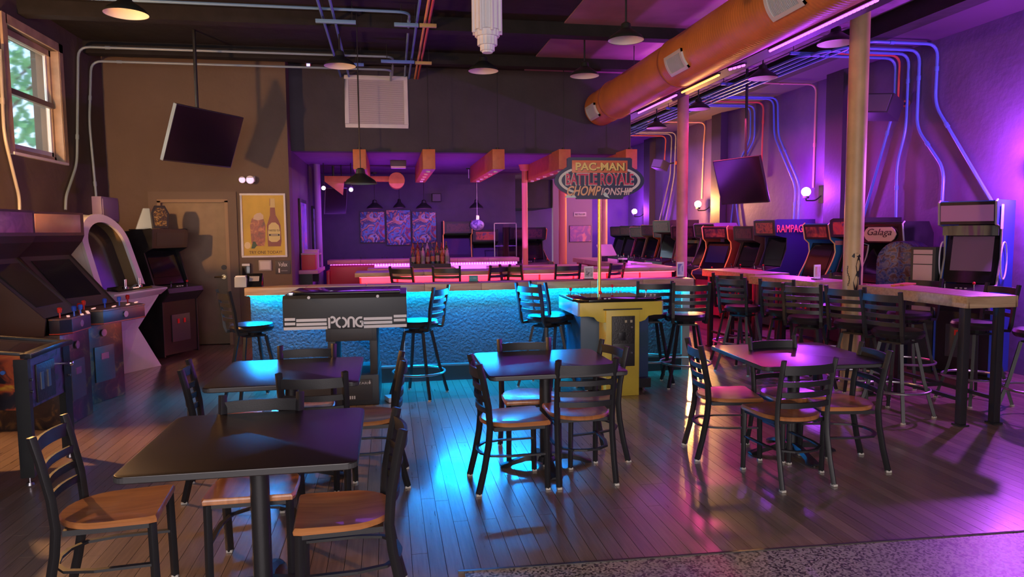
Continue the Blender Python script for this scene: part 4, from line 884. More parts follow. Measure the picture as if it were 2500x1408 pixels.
q = at(1066, 482, Y=15.6); sp = thing('speaker', 'small black square speaker on the rear wall right of the triptych', 'speaker', (q.x, 15.6, q.z), 0, 'wall speakers'); box('cabinet', -.1, .1, 0, .19, -.09, .09, black_paint, sp, .01); box('grille', -.085, .085, -.006, 0, -.075, .075, mat('speaker_grille', (.12, .09, .15)), sp)
# small spot lamps in the back room
for px, py, lb in ((790, 459, 'small bright spot lamp left of the back-room television'), (857, 463, 'small bright spot lamp right of the back-room television')):
    q = at(px, py, Y=13.2); t = thing('spot_lamp', lb, 'lamp', q, 0, 'small spot lamps'); MB().cyl((0, 0, 0), (0, .09, .03), .045, .035, 16).build('can', black_metal, t, smooth=True); MB().sphere((0, -.01, 0), .036, 14, 8).build('bulb', mat('spot_glow', (1, 1, 1), .3, emit=(.85, .7, 1), es=5), t, smooth=True); MB().tube([(0, .07, .03), (0, .07, SZ-q.z-.005)], .008, 6).build('stem', black_metal, t)
# orange cross duct in the back room
q0, q1 = at(792, 436, Y=13.6), at(955, 432, Y=13.6)
t = thing('small_duct', 'orange cross beam with a round drum near the back room ceiling', 'duct', (q0.x, 13.6, q0.z)); box('beam', 0, q1.x-q0.x, 0, .12, -.05, .05, beam_wood, t, .005); MB().prism([(.0, -.05), (.35, -.05), (.32, -.3)], .0, .1, 'y').build('gusset', beam_wood, t)
MB().cyl((q1.x-q0.x+.1, -.05, -.03), (q1.x-q0.x+.1, .3, -.03), .15, n=28).build('drum', beam_wood, t, smooth=True); MB().cyl((.3, .06, .05), (.3, .06, SZ-q0.z-.003), .01, n=8).build('hanger', black_metal, t)
q = at(976, 407, Y=13.0); t = thing('exit_fixture', 'small pale fixture on the violet back-room ceiling', 'fixture', (q.x-.03, 12.7, SZ)); box('box', -.14, .14, 0, .1, -.1, 0, mat('fixture_dark', (.1, .1, .1), .5), t, .01); box('lens', -.13, .13, -.01, .1, -.14, -.1, white_pl, t, .01)
t = thing('tube_chimes', 'row of four thin hanging white tubes in the back room', 'ornament', (1.62, 14.2, SZ)); 
for i in range(4): MB().tube([(i*.085, 0, -.02), (i*.085, 0, -.20)], .008, 6).build('tube', white_pl, t)
box('rail', -.05, .31, -.015, .015, -.025, 0, black_metal, t)
# ================================================================ ARCADE CABINETS
def profile(kind, d, h):
    if kind == 'nintendo':   # curved neck
        return [(0, .04), (0, .70), (-.10, .80), (-.08, .86), (.10, .90)]+[(.10+.20*math.sin(t*PI/2)*1.0, .92+(h-.30-.92)*t) for t in [i/8 for i in range(1, 9)]][:6]+[(.27, h-.30), (.20, h-.24), (.16, h-.03), (.20, h), (d-.06, h-.02), (d, h-.2), (d, .04)]
    if kind == 'galaga':
        c = [(.04+.24*math.sin(i/9*PI/2), .93+(h-.30-.93)*(i/9)) for i in range(10)]
        return [(0, .04), (0, .74), (-.12, .86), (-.10, .91), (.02, .93)]+c[1:]+[(.14, h-.27), (.10, h-.03), (.14, h), (d-.1, h), (d, h-.15), (d, .04)]
    if kind == 'big':
        return [(.05, .04), (.05, .72), (-.16, .88), (-.14, .96), (.16, 1.02), (.26, 1.30), (.26, h-.30), (.06, h-.26), (.04, h-.02), (.08, h), (d, h), (d, .04)]
    return [(0, .04), (0, .76), (-.12, .88), (-.10, .94), (.12, .97), (.26, h-.32), (.12, h-.26), (.10, h-.02), (.14, h), (d, h-.04), (d, .04)]
def cabinet(label, loc, rz, kind='std', w=.62, d=.75, h=1.75, side=None, edge=None, marq=None, front=None, txt=None, txtm=None, sidetxt=None, bez=None, screen_on=None, cat='arcade machine', name='arcade_cabinet', group=None, door=None, panel=None, sidem2=None):
    t = thing(name, label, cat, loc, R(rz), group); pr = profile(kind, d, h); side = side or black_paint; front = front or black_lam
    for sx in (-1, 1):
        x0 = sx*w/2; x1 = sx*(w/2-.02)
        MB().prism(pr, min(x0, x1), max(x0, x1), 'x').build('side_panel', side, t)
        if edge:
            pl = [(x0-sx*.008, y, z) for y, z in pr if z > .05 and y < d-.12]; MB().tube(pl, .011, 6).build('edge_trim', edge, t, smooth=True)
    iw = w/2-.02
    i_ = [k for k, (y, z) in enumerate(pr)]
    # control panel corner points are the ones with negative y
    neg = [p for p in pr if p[0] < -.02]; lo, hi = neg[0], neg[-1]
    a_ = pr.index(lo); b_ = pr.index(hi); below = pr[a_-1]; behind = pr[b_+1]
    pm_ = panel or mat('control_panel_black', (.03, .028, .03), .35)
    MB().prism([below, lo, hi, behind, (behind[0], behind[1]-.05), (below[0]+.03, below[1])], -iw, iw, 'x').build('control_panel', pm_, t)
    MB().prism([(below[0]+.01, .06), (below[0]+.01, below[1]), (below[0]+.04, below[1]), (below[0]+.04, .06)], -iw, iw, 'x').build('front_panel', front, t)
    f_y = below[0]+.01
    cdm = door or mat('coin_door_metal', (.05, .05, .052), .45)
    dd = MB().box(-.16, .16, f_y-.012, f_y, .22, .58).build('coin_door', cdm, t, bevel=.004)
    for x in (-.07, .04): MB().box(x, x+.035, f_y-.02, f_y-.012, .46, .52).build('coin_return', redk, dd)
    # bezel, monitor glass, marquee
    mt = [p for p in pr if p[1] > h-.34 and p[0] < d*.5]; mb0 = min(mt, key=lambda p: p[1]); 
    mlo = [p for p in mt if p[1] < h-.22]; mlo = max(mlo, key=lambda p: p[1]); mhi = [p for p in mt if p[1] >= h-.06][0]
    b0 = (behind[0]+.04, behind[1]+.01); b1 = (mb0[0]+.06, h-.30)
    MB().prism([b0, b1, (b1[0]+.02, b1[1]), (b0[0]+.02, b0[1])], -iw, iw, 'x').build('bezel', bez or black_gloss, t)
    uy, uz = b1[0]-b0[0], b1[1]-b0[1]; s0_, s1_ = .22, .85
    m0 = (b0[0]+uy*s0_-.006, b0[1]+uz*s0_); m1 = (b0[0]+uy*s1_-.006, b0[1]+uz*s1_)
    MB().prism([m0, m1, (m1[0]+.006, m1[1]), (m0[0]+.006, m0[1])], -iw+.06, iw-.06, 'x').build('monitor_glass', screen_on or mat('monitor_glass', (.01, .01, .014), .07), t)
    mq = MB().prism([mlo, mhi, (mhi[0]+.02, mhi[1]), (mlo[0]+.02, mlo[1])], -iw, iw, 'x').build('marquee', black_lam, t)
    ey, ez = mhi[0]-mlo[0], mhi[1]-mlo[1]; f0, f1 = (mlo[0]+ey*.14, mlo[1]+ez*.14), (mlo[0]+ey*.86, mlo[1]+ez*.86)
    MB().prism([(f0[0]-.005, f0[1]), (f1[0]-.005, f1[1]), (f1[0], f1[1]), (f0[0], f0[1])], -iw*(.97 if kind == 'big' and w < .6 else .82), iw*(.97 if kind == 'big' and w < .6 else .82), 'x').build('marquee_art', marq or artmat('marquee_dim', [(.02, .01, .015), (.09, .03, .03), (.03, .012, .03)], 16), mq)
    if txt:
        my = (mlo[0]+mhi[0])/2-.008; mz = (mlo[1]+mhi[1])/2; an = math.atan2(mhi[0]-mlo[0], mhi[1]-mlo[1])
        text(txt, w*.7, .10, txtm or mat('marquee_letter', (.8, .5, .45), .4), mq, (0, my, mz), (R(90)-an*0, 0, 0), .006)
    MB().box(-iw, iw, mhi[0]+.02, d-.11, h-.025, h-.008).build('top_panel', side if not sidem2 else black_paint, t)
    MB().box(-iw, iw, d-.03, d-.01, .06, h-.22).build('back_panel', black_paint, t)
    cy, cz = (hi[0]*.6+behind[0]*.4), (hi[1]*.6+behind[1]*.4)
    for k, x in enumerate((-.16, .12)):
        j = MB().cyl((x, cy, cz), (x, cy-.005, cz+.05), .006, n=8).build('joystick', chrome, t); MB().sphere((x, cy-.005, cz+.06), .017, 10, 6).build('ball', redk if k else mat('joystick_black', (.02, .02, .02), .3), j, smooth=True)
    for k in range(3): MB().cyl((-.05+k*.045, cy, cz-.002), (-.05+k*.045, cy, cz+.008), .013, n=10).build('button', mat('button_cream', (.7, .6, .55), .4), t)
    if sidetxt:
        s_, W_, H_, yy, zz, mm = sidetxt
        text(s_, W_, H_, mm, t, (-w/2-.004, yy, zz), (R(90), 0, R(-90)), .006)
    return t
gold = mat('gold_edge', (.85, .58, .25), .35); pink = mat('hot_pink_panel', (.80, .05, .12), .45); 
redl = mat('red_letters', (.95, .08, .10), .4, emit=(1, .06, .1), es=.35)
bluep = mat('sky_blue_side', (.035, .16, .50), .4); 
FX = 6.1
T = cabinet('tall blue-sided cabinet with blank pale marquee and ring emblem at far right', (6.10, 6.68, 0), -60, 'big', .56, .66, 1.93, mat('royal_blue_side', (.03, .09, .55), .4), mat('white_edge', (.35, .32, .26), .4), mat('blank_marquee', (.42, .20, .42), .4), screen_on=mat('milky_crt', (.16, .10, .17), .25))
MB().box(.291, .295, .14, .22, 1.62, 1.88).build('side_stripe', mat('side_white', (.75, .7, .8), .4), T)
MB().tube([(.296, .28+.10*math.cos(a), 1.28+.20*math.sin(a)) for a in [2*PI*i/28 for i in range(28)]], .008, 6, closed=True).build('ring_emblem', mat('side_white', (.75, .7, .8)), T)
MB().tube([(-.296, .28+.10*math.cos(a), 1.28+.20*math.sin(a)) for a in [2*PI*i/28 for i in range(28)]], .008, 6, closed=True).build('ring_emblem', mat('side_white', (.75, .7, .8)), T)
box('speaker_panel', -.268, .268, .17, .19, 1.55, 1.66, artmat('speaker_strip', [(.02, .02, .03), (.12, .14, .10), (.1, .03, .12)], 7, stretch=(1, 1, .1)), T)
# round-topped gumball-blue machine with a tall strip of pale tickets beside it
T = thing('dome_cabinet', 'round-topped cabinet wrapped in blue and red swirls', 'machine', (6.12, 7.62, 0), R(-62))
MB().prism([(-.26, .95)]+[(.26*math.cos(PI-a)*1.0, 1.22+.26*math.sin(a)) for a in [i*PI/14 for i in range(15)]]+[(.26, .95), (.2, .85), (-.2, .85)], -.12, .3, 'y').build('dome', artmat('swirl_art', [(.01, .015, .05), (.02, .04, .22), (.12, .12, .22), (.09, .02, .03), (.01, .012, .03)], 15), T, bevel=.03)
box('pedestal', -.22, .22, -.1, .3, 0, .86, black_paint, T, .01)
T = thing('ticket_display', 'tall narrow dark stand faced with a column of pale ticket panels', 'display', (5.98, 7.12, 0), R(-60))
box('case', -.13, .13, 0, .25, 0, 1.42, mat('case_green_edge', (.03, .035, .03), .5), T, .005)
for z0, z1 in ((.70, .86), (.87, .99), (1.0, 1.22), (1.23, 1.33), (1.34, 1.39)): box('ticket', -.10, .10, -.008, 0, z0, z1, mat('ticket_card', (.55, .38, .36), .6), T, .003)
T = cabinet('dark cabinet whose pale badge marquee reads Galaga', (6.10, 8.10, 0), -74, 'galaga', .62, .70, 1.72, black_paint, mat('grey_edge', (.4, .42, .5), .4), black_gloss)
bdg = MB().prism([(-.20, 1.50), (-.16, 1.47), (.16, 1.47), (.20, 1.50), (.23, 1.56), (.20, 1.62), (.16, 1.65), (-.16, 1.65), (-.20, 1.62), (-.23, 1.56)], .085, .10, 'y').build('badge', mat('badge_cream', (.62, .42, .36), .45), T)
text('Galaga', .34, .11, mat('badge_ink', (.05, .01, .02), .5), bdg, (0, .082, 1.575), shear=.3)
for ch in list(T.children):
    pass
# row along the wall: (y centre of the front, x of the front, rz, kind, h, options)
cabinet('dark arcade cabinet with red-art marquee between the Galaga and blue cabinets', (6.12, 8.82, 0), -88, 'big', .60, .70, 1.78, black_paint, None, artmat('marquee_red_art', [(.03, .015, .03), (.28, .05, .03), (.05, .03, .10)], 16))
T = cabinet('black-faced cabinet with gold edge and bright blue side with a pink stripe', (6.05, 9.55, 0), -88, 'nintendo', .62, .74, 1.72, bluep, gold, artmat('marquee_orange_text', [(.03, .015, .03), (.30, .08, .05), (.04, .02, .07), (.3, .06, .1)], 22, stretch=(1, 1, 2)), black_paint)
MB().box(.311, .314, .27, .72, 1.40, 1.46).build('side_stripe', mat('side_pink', (.75, .25, .35), .4), T); MB().prism([(.46, 1.0), (.62, 1.12), (.60, 1.32), (.50, 1.40), (.40, 1.30), (.34, 1.15)], .311, .314, 'x').build('side_emblem', mat('side_rust', (.45, .13, .10), .4), T)
T = cabinet('tall dark cabinet lettered RAMPAGE in red on its side', (6.08, 10.85, 0), -89, 'big', .66, .76, 1.79, mat('indigo_side', (.03, .02, .10), .4), None, artmat('marquee_orange_art', [(.03, .02, .03), (.3, .10, .04), (.05, .02, .05)], 14), sidetxt=('RAMPAGE', .56, .15, redl, .38, 1.66, redl) if False else None)
text('RAMPAGE', .52, .12, redl, T, (.336, .34, 1.64), (R(90), 0, R(90)), .006)
box('control_shelf_front', -.33, .33, -.18, -.15, .84, .98, pink, T, .005)
cabinet('dark leaning cabinet with a brown angled side next to the RAMPAGE one', (6.08, 11.65, 0), -84, 'std', .62, .72, 1.70, mat('brown_side', (.10, .05, .05), .5), None, artmat('marquee_dim', [(.05, .02, .03), (.25, .08, .06)]))
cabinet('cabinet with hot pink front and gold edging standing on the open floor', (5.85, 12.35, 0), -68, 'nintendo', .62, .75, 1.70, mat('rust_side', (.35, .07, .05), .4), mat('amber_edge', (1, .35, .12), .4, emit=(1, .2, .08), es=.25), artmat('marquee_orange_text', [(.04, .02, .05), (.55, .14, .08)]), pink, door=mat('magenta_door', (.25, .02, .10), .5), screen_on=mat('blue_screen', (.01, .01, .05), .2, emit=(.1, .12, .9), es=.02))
cabinet('cabinet with pale violet top behind the hot pink cabinet', (6.0, 13.05, 0), -75, 'galaga', .62, .75, 1.76, mat('violet_side', (.4, .2, .5), .5), None, None)
cabinet('cabinet with yellow and green bezel art and a hooded dark marquee', (5.9, 13.75, 0), -60, 'std', .62, .75, 1.72, mat('brown_side', (.10, .05, .05)), None, None, bez=artmat('yellow_bezel', [(.45, .25, .04), (.15, .25, .15), (.5, .3, .05)], 4))
cabinet('plain brown-sided cabinet directly right of the farther tall column', (5.75, 14.5, 0), -78, 'big', .66, .78, 1.84, mat('dark_brown_side', (.07, .035, .05), .5), None, None)
opts = [(15.3, 1.72, 'dark cabinet with orange wedge side left of the farther tall column', mat('orange_side', (.65, .15, .04), .4)), (16.1, 1.76, 'cabinet with tan patch on its side in the far right row', mat('tan_side', (.35, .2, .1), .5)),
        (16.9, 1.72, 'cabinet with blue lit figure art in the far right row', artmat('blue_figure', [(.03, .03, .3), (.6, .1, .2), (.05, .02, .2)], 4)), (17.7, 1.75, 'very dark cabinet second farthest in the right row', black_paint), (18.5, 1.74, 'farthest dark cabinet of the right row', mat('indigo_side', (.03, .02, .10)))]
for y, h, lb, sm in opts: cabinet(lb, (6.0, y, 0), -78, 'std', .62, .75, h, sm, None, None)
cabinet('dark cabinet with a pair of orange edge lines at the rear bar', (at(1119, 560, Y=15.0).x, 15.0, 0), 0, 'big', .62, .7, 1.86, black_paint, mat('amber_edge', (1, .35, .12)))
T = cabinet('dark cabinet with red lettering strip right of the orange-edged one', (at(1187, 560, Y=14.9).x, 14.9, 0), 0, 'std', .55, .7, 1.68, black_paint, None, artmat('marquee_red_art', [(.04, .02, .05), (.5, .08, .05), (.1, .05, .15)]))
cabinet('dark cabinet with a blazing orange side at the back between two columns', (at(1325, 600, Y=15.3).x+.15, 16.1, 0), 35, 'galaga', .62, .8, 1.70, mat('orange_side', (.65, .15, .04)), None, None)
cabinet('large dark cabinet behind the slim orange post', (at(1290, 600, Y=15.0).x, 14.95, 0), 5, 'big', .8, .7, 1.72, black_paint, None, None)
# ---------------------------------------------------------------- left side machines
# sculpted white cabinet (waisted faceted pedestal, shelf, arched hood)
cs_ = thing('sculpted_cabinet', 'white sculpted space-age cabinet with arched dark screen and faceted pedestal', 'arcade machine', (-3.02, 8.92, 0), R(77))
shell = mat('white_fibreglass', (.74, .70, .72), .38, var=.03); 
hw = .50
# pedestal: wide foot, waist, wide shelf (local -Y is the front)
P0 = [(-.52, -.10, 0), (-.10, .0, 0), (.0, .07, 0), (.52, -.10, 0), (.45, .55, 0), (-.45, .55, 0)]
mb = MB()
foot = [(-.54, -.06, 0), (0, .10, 0), (.54, -.06, 0), (.44, .55, 0), (-.44, .55, 0)]
waist = [(-.22, .02, .52), (0, .04, .52), (.22, .02, .52), (.22, .48, .52), (-.22, .48, .52)]
top_ = [(-.50, -.10, .90), (0, -.12, .90), (.50, -.10, .90), (.42, .5, .90), (-.42, .5, .90)]
for a_, b_ in ((foot, waist), (waist, top_)):
    vs = a_+b_; mb.add(vs, [(i, (i+1) % 5, 5+(i+1) % 5, 5+i) for i in range(5)])
mb.add(foot, [(4, 3, 2, 1, 0)]); mb.add(top_, [(0, 1, 2, 3, 4)])
mb.build('pedestal', shell, cs_)
MB().prism([(-.10, .90), (-.19, .97), (-.19, .99), (.0, 1.01), (.35, 1.01), (.45, .90)], -.545, .545, 'x').build('control_shelf', shell, cs_, bevel=.01)
HB = .2
# hood: arch profile swept from front ring (leaning) back to a smaller rear
def arch(w_, z0, z1, n=18):
    pts = [(-w_, z0)]
    zc = z1-w_*.75
    for i in range(n+1):
        a = PI-PI*i/n; pts.append((w_*.94*math.cos(a) if True else 0, zc+w_*.75*math.sin(a)))
    pts.append((w_, z0)); return pts
secs = []
for y, w_, z0, z1, lean in ((-.14, .44, .98, 1.86, .26), (.05, .45, .98, 1.88, .22), (.42, .42, .98, 1.86, .12), (.62, .36, 1.0, 1.74, .0)):
    secs.append([(x, y+HB+lean*(z-1.0)/.9, z) for x, z in arch(w_, z0, z1)])
m_ = len(secs[0]); vs = [v for s_ in secs for v in s_]; fs = [(k*m_+i, k*m_+i+1, (k+1)*m_+i+1, (k+1)*m_+i) for k in range(3) for i in range(m_-1)]+[tuple(range(3*m_, 4*m_))]
MB().add(vs, fs).build('hood', shell, cs_, smooth=True)
o_ = [(x, HB-.16+.26*(z-1.0)/.9, z) for x, z in arch(.465, .98, 1.885)]; i_ = [(x, HB-.16+.26*(z-1.0)/.9, z) for x, z in arch(.365, 1.0, 1.79)]
ob = [(x, y+.035, z) for x, y, z in o_]; ib = [(x, y+.035, z) for x, y, z in i_]
m_ = len(o_); vs = o_+i_+ob+ib; fs = []
for i in range(m_-1): fs += [(i, i+1, m_+i+1, m_+i), (2*m_+i, 3*m_+i, 3*m_+i+1, 2*m_+i+1), (i, 2*m_+i, 2*m_+i+1, i+1), (m_+i, m_+i+1, 3*m_+i+1, 3*m_+i)]
MB().add(vs, fs).build('arch_rim', shell, cs_, smooth=True)
sc_ = [(x*.98, y+.16, z) for x, y, z in i_]; MB().add(sc_, [tuple(range(m_))]).build('screen_recess', mat('screen_smoke', (.035, .028, .02), .12), cs_)
ip = [(x, HB-.13+.26*(z-1.0)/.9, z) for x, z in arch(.37, 1.0, 1.80)]; ip2 = [(x*.98, y+.16, z) for x, y, z in ip]
vs = ip+ip2; MB().add(vs, [(i, i+1, m_+i+1, m_+i) for i in range(m_-1)]).build('inner_reveal', mat('reveal_brown', (.20, .13, .06), .5), cs_)
MB().prism([(-.12, .99), (.02, 1.0), (.02, 1.05), (-.1, 1.02)], -.34, .34, 'x').build('control_plate', black_gloss, cs_)
for x in (-.12, .16):
    k_ = MB().cyl((x, -.06, 1.02), (x, -.06, 1.045), .035, n=18).build('knob_base', chrome, cs_, smooth=True)
    for dx_ in (-.014, .014): MB().cyl((x+dx_, -.06, 1.04), (x+dx_, -.06, 1.13), .009, n=12).build('lever', chrome, k_, smooth=True)
for x in (-.02, .02, .06): MB().cyl((x, -.1, 1.02), (x, -.1, 1.03), .011, n=10).build('button', mat('lit_button', (1, .7, .6), .3, emit=(1, .5, .4), es=.6), cs_)
# four-player cabinets with overhanging headers
def showcase(label, loc, rz, hdr, w=.85, deck=1.):
    t = thing('arcade_cabinet', label, 'arcade machine', loc, R(rz)); dark = artmat('dark_side_art', [(.015, .012, .015), (.03, .02, .02), (.16, .09, .03)], 9)
    box('lower_body', -.27, .27, .0, .70, 0, .80, dark, t, .006)
    pl = [(x*deck, y*deck**3) for x, y in [(-w/2, .0), (-w/2+.14, -.26), (w/2-.14, -.26), (w/2, .0), (w/2, .35), (-w/2, .35)]]
    MB().prism(pl, .80, .925, 'z').build('control_deck', mat('deck_black', (.02, .02, .03), .4), t, bevel=.004)
    MB().prism([(x*1.01, y*1.01) for x, y in pl], .805, .815, 'z').build('deck_stripe', mat('deck_red', (.5, .06, .03), .4), t)
    MB().prism([(x*1.02, y*1.02) for x, y in pl], .925, .94, 'z').build('deck_top', artmat('deck_art', [(.05, .03, .04), (.22, .1, .06), (.1, .1, .14)], 12), t, bevel=.003)
    cl = [(.7, .03, .02), (.03, .08, .5), (.05, .12, .6), (.5, .01, .01)]
    for k in range(4):
        x = (-w*.34+k*w*.23)*deck; y = -.12*deck**3+(.06 if k in (0, 3) else 0); m = mat('stick_%d' % k, cl[k], .3)
        j = MB().cyl((x, y, .94), (x, y, .99), .007, n=8).build('joystick', m, t); MB().lathe([(0, .98), (.016, .985), (.02, 1.02), (.012, 1.03), (0, 1.03)], 12, (x, y, 0)).build('bat_top', m, j, smooth=True)
        for b_ in range(3): MB().cyl((x+.06+.03*b_, y-.04+.015*b_, .94), (x+.06+.03*b_, y-.04+.015*b_, .948), .012, n=10).build('button', mat('lit_button', (1, .7, .6)), t)
    # monitor bay leaning back, side wings, header
    hw_ = .30; q_ = .16
    for sx in (-1, 1): MB().prism([(.08, .94), (.44+q_, 1.45), (.32+q_, 1.60), (.30+q_, 1.86), (.72+q_, 1.86), (.72+q_, .8), (.1, .8)], min(sx*hw_, sx*(hw_+.02)), max(sx*hw_, sx*(hw_+.02)), 'x').build('side_wing', mat('wing_brown', (.04, .026, .022), .45), t)
    MB().prism([(.10, .95), (.46+q_, 1.46), (.50+q_, 1.46), (.14, .93)], -hw_, hw_, 'x').build('monitor_bezel', mat('bezel_grey', (.10, .075, .07), .35), t)
    MB().prism([(.185, 1.04), (.535, 1.40), (.545, 1.40), (.195, 1.03)], -.23, .23, 'x').build('monitor_glass', mat('crt_dark', (.02, .018, .02), .15), t)
    MB().prism([(.46+q_, 1.42), (.30+q_, 1.58), (.27+q_, 1.64), (.27+q_, 1.87), (.74+q_, 1.87), (.74+q_, 1.42)], -hw_-.03, hw_+.03, 'x').build('header_box', mat('header_brown', (.035, .02, .018), .5), t)
    box('marquee', -hw_+.02, hw_-.02, .262+q_, .27+q_, 1.67, 1.85, hdr, t, .003)
    box('rear_body', -.27, .27, .70, .86, 0, 1.42, black_paint, t)
    dd = box('coin_door', -.13, .13, -.012, 0, .2, .55, mat('coin_door_metal', (.05, .05, .052)), t, .004); box('coin_slots', -.05, .05, -.016, -.012, .42, .48, steel, dd)
    MB().cyl((0, -.012, .68), (0, -.02, .68), .035, n=18).build('round_lock', steel, t, smooth=True); MB().cyl((.0, -.275*deck**3, .87), (.0, -.255*deck**3, .87), .03, n=18).build('emblem', steel, t)
    return t
showcase('four-player cabinet with faded orange header next to the white sculpted one', (-2.80, 7.55, 0), 70, artmat('faded_header', [(.26, .13, .08), (.36, .2, .13)], 3))
showcase('four-player cabinet with faded violet header at the left edge', (-2.74, 6.78, 0), 88, artmat('violet_header', [(.16, .06, .16), (.30, .12, .26)], 7), .85, .62)
# pinball tables
def pinball(label, x, y, y1, art, legm):
    t = thing('pinball_machine', label, 'pinball machine', (x, y, 0)); W_ = y1-y; L = 1.3
    side = [(0, .52), (0, .90), (-L, 1.02), (-L, .62), (-.55, .52)]      # in (x, z)
    MB().prism([(0, .50), (0, .86), (-L, 1.0), (-L, .58)], 0, .02, 'y').build('side_board', art, t); MB().prism([(0, .50), (0, .86), (-L, 1.0), (-L, .58)], W_-.02, W_, 'y').build('side_board', art, t)
    MB().prism([(-.02, .50), (-.02, .80), (-L, .94), (-L, .58)], .02, W_-.02, 'y').build('cabinet_core', black_paint, t)
    for yy in (0, W_-.035): MB().prism([(.02, .855), (.0, .88), (-L, 1.02), (-L, .995)], yy, yy+.035, 'y').build('side_rail', dark_metal, t, bevel=.004)
    MB().box(-.02, .0, .02, W_-.02, .50, .84).build('front_board', artmat('front_art', [(.02, .02, .04), (.10, .06, .16), (.03, .06, .07)], 9), t)
    MB().tube([(.015, -.01, .86), (.035, W_/2, .875), (.015, W_+.01, .86)], 0, sq=(.07, .035)).build('lockdown_bar', mat('dark_bar', (.06, .06, .07), .25, .7), t, bevel=.004)
    MB().prism([(-.03, .855), (-L, .99), (-L, 1.0), (-.03, .865)], .04, W_-.04, 'y').build('playfield_glass', mat('pinball_glass', (.03, .025, .04), .05), t)
    dd = MB().box(0, .012, W_*.22, W_*.66, .52, .78).build('coin_door', mat('coin_door_black', (.02, .018, .018)), t, bevel=.004)
    for k in range(2): MB().box(.012, .018, W_*(.30+.17*k), W_*(.36+.17*k), .60, .72).build('coin_chute', steel, dd)
    pl = MB().cyl((0, W_*.85, .72), (.06, W_*.85, .72), .012, n=12).build('plunger', chrome, t, smooth=True); MB().sphere((.07, W_*.85, .72), .02, 12, 8).build('knob', chrome, pl, smooth=True)
    for yy in (-.008, W_+.008): MB().cyl((-.12, yy, .76), (-.12, yy-.015*(1 if yy < 0 else -1), .76), .014, n=12).build('flipper_button', mat('blue_button', (.05, .15, .5), .3), t)
    for lx, ly in ((-.01, .0), (-.01, W_), (-L+.05, 0), (-L+.05, W_)):
        s_ = -1 if ly == 0 else 1; z1 = .84 if lx > -.5 else .9
        g = MB().add([(lx-.05, ly, .05), (lx+.02, ly, .05), (lx+.02, ly-s_*.06, .05), (lx+.035, ly+s_*.012, .05), (lx-.05, ly+s_*.012, .05),
                      (lx-.05, ly, z1), (lx+.02, ly, z1), (lx+.02, ly-s_*.06, z1), (lx+.035, ly+s_*.012, z1), (lx-.05, ly+s_*.012, z1)],
                     [(0, 1, 6, 5), (1, 2, 7, 6), (2, 3, 8, 7), (3, 4, 9, 8), (4, 0, 5, 9), (5, 6, 7, 8, 9), (4, 3, 2, 1, 0)]).build('leg', legm, t)
        MB().cyl((lx, ly, .0), (lx, ly, .018), .026, .02, 14).build('foot_pad', steel, g, smooth=True); MB().cyl((lx, ly, .015), (lx, ly, .06), .006, n=8).build('leveller', steel, g)
        for zz in (.62, .7): MB().cyl((lx+.03, ly-s_*.02, zz), (lx+.045, ly-s_*.02, zz), .009, n=8).build('bolt', steel, g)
    box('backbox', -L-.12, -L+.12, -.03, W_+.03, 1.0, 1.75, artmat('backbox_art', [(.02, .02, .03), (.15, .05, .1)], 4), t, .01)
    return t
flame = artmat('flame_art', [(.012, .012, .02), (.02, .015, .02), (.35, .06, .02), (.62, .34, .03)], 4.2, stretch=(1, 1, 1.6))
pinball('pinball machine with orange flame art on its side and black legs', -2.36, 5.06, 5.66, flame, mat('leg_black', (.02, .022, .022), .3))
pinball('pinball machine cut by the left frame edge with a violet-lit leg', -2.50, 4.26, 4.86, artmat('violet_side_art', [(.02, .02, .06), (.1, .06, .2)], 4), mat('violet_lit_leg', (.10, .08, .22), .3))  # violet light on the legs is put into their colour
op = thing('octagon_reflection', 'small orange octagonal plate standing in for a glass reflection above the flame pinball', 'topper', (-3.2, 5.5, 1.02)); MB().prism([(.14*math.cos(R(a)), .14*math.sin(R(a))+.14) for a in range(22, 382, 45)], -.02, .02, 'y').build('plate', mat('amber_reflection', (.75, .33, .05), .4), op); box('stem', -.03, .03, -.01, .01, -.05, .03, black_paint, op)  # orange reflection in the glass, built as an added plate and stem
# dark cabinet with toppers near the door
T = cabinet('black cabinet by the brown door with toppers on its roof', (-2.75, 10.05, 0), 62, 'std', .62, .62, 1.72, black_paint, None, mat('black_marquee', (.02, .02, .02), .4))
t = thing('topper_sign', 'small yellow and black arched sign on the roof of the black cabinet', 'sign', (-2.98, 10.15, 1.722), R(30)); MB().prism([(-.09, 0), (.09, 0), (.11, .2), (.06, .3), (-.06, .3), (-.11, .2)], -.02, .02, 'y').build('board', mat('topper_black', (.03, .025, .02), .4), t); MB().prism([(-.07, .03), (.07, .03), (.085, .2), (.045, .27), (-.045, .27), (-.085, .2)], -.026, -.02, 'y').build('face', artmat('topper_art', [(.5, .3, .05), (.05, .03, .02), (.6, .4, .1)], 14), t)
t = thing('topper_cone', 'pale wedge-shaped topper beside the arched sign on the black cabinet', 'ornament', (-3.2, 10.25, 1.71), R(20)); MB().hexa([(-.12, -.08, 0), (.08, -.08, 0), (.08, .08, 0), (-.12, .08, 0), (-.02, -.05, .28), (.06, -.05, .28), (.06, .05, .28), (-.02, .05, .28)]).build('wedge', mat('topper_pale', (.45, .55, .6), .4), t, bevel=.01)
t = thing('electrical_panel', 'violet steel box on the left wall above the white cabinet', 'box', (XL, 10.3, 2.0)); q0 = at(230, 540, X=XL); q1 = at(266, 484, X=XL)
t.location = (XL, q0.y-.05, q0.z); box('box', 0, .12, 0, .62, 0, q1.z-q0.z, mat('panel_paint', (.35, .25, .42), .4), t, .006); box('cover', .12, .13, .03, .59, .03, q1.z-q0.z-.03, mat('panel_cover', (.4, .28, .48), .4), t, .004)
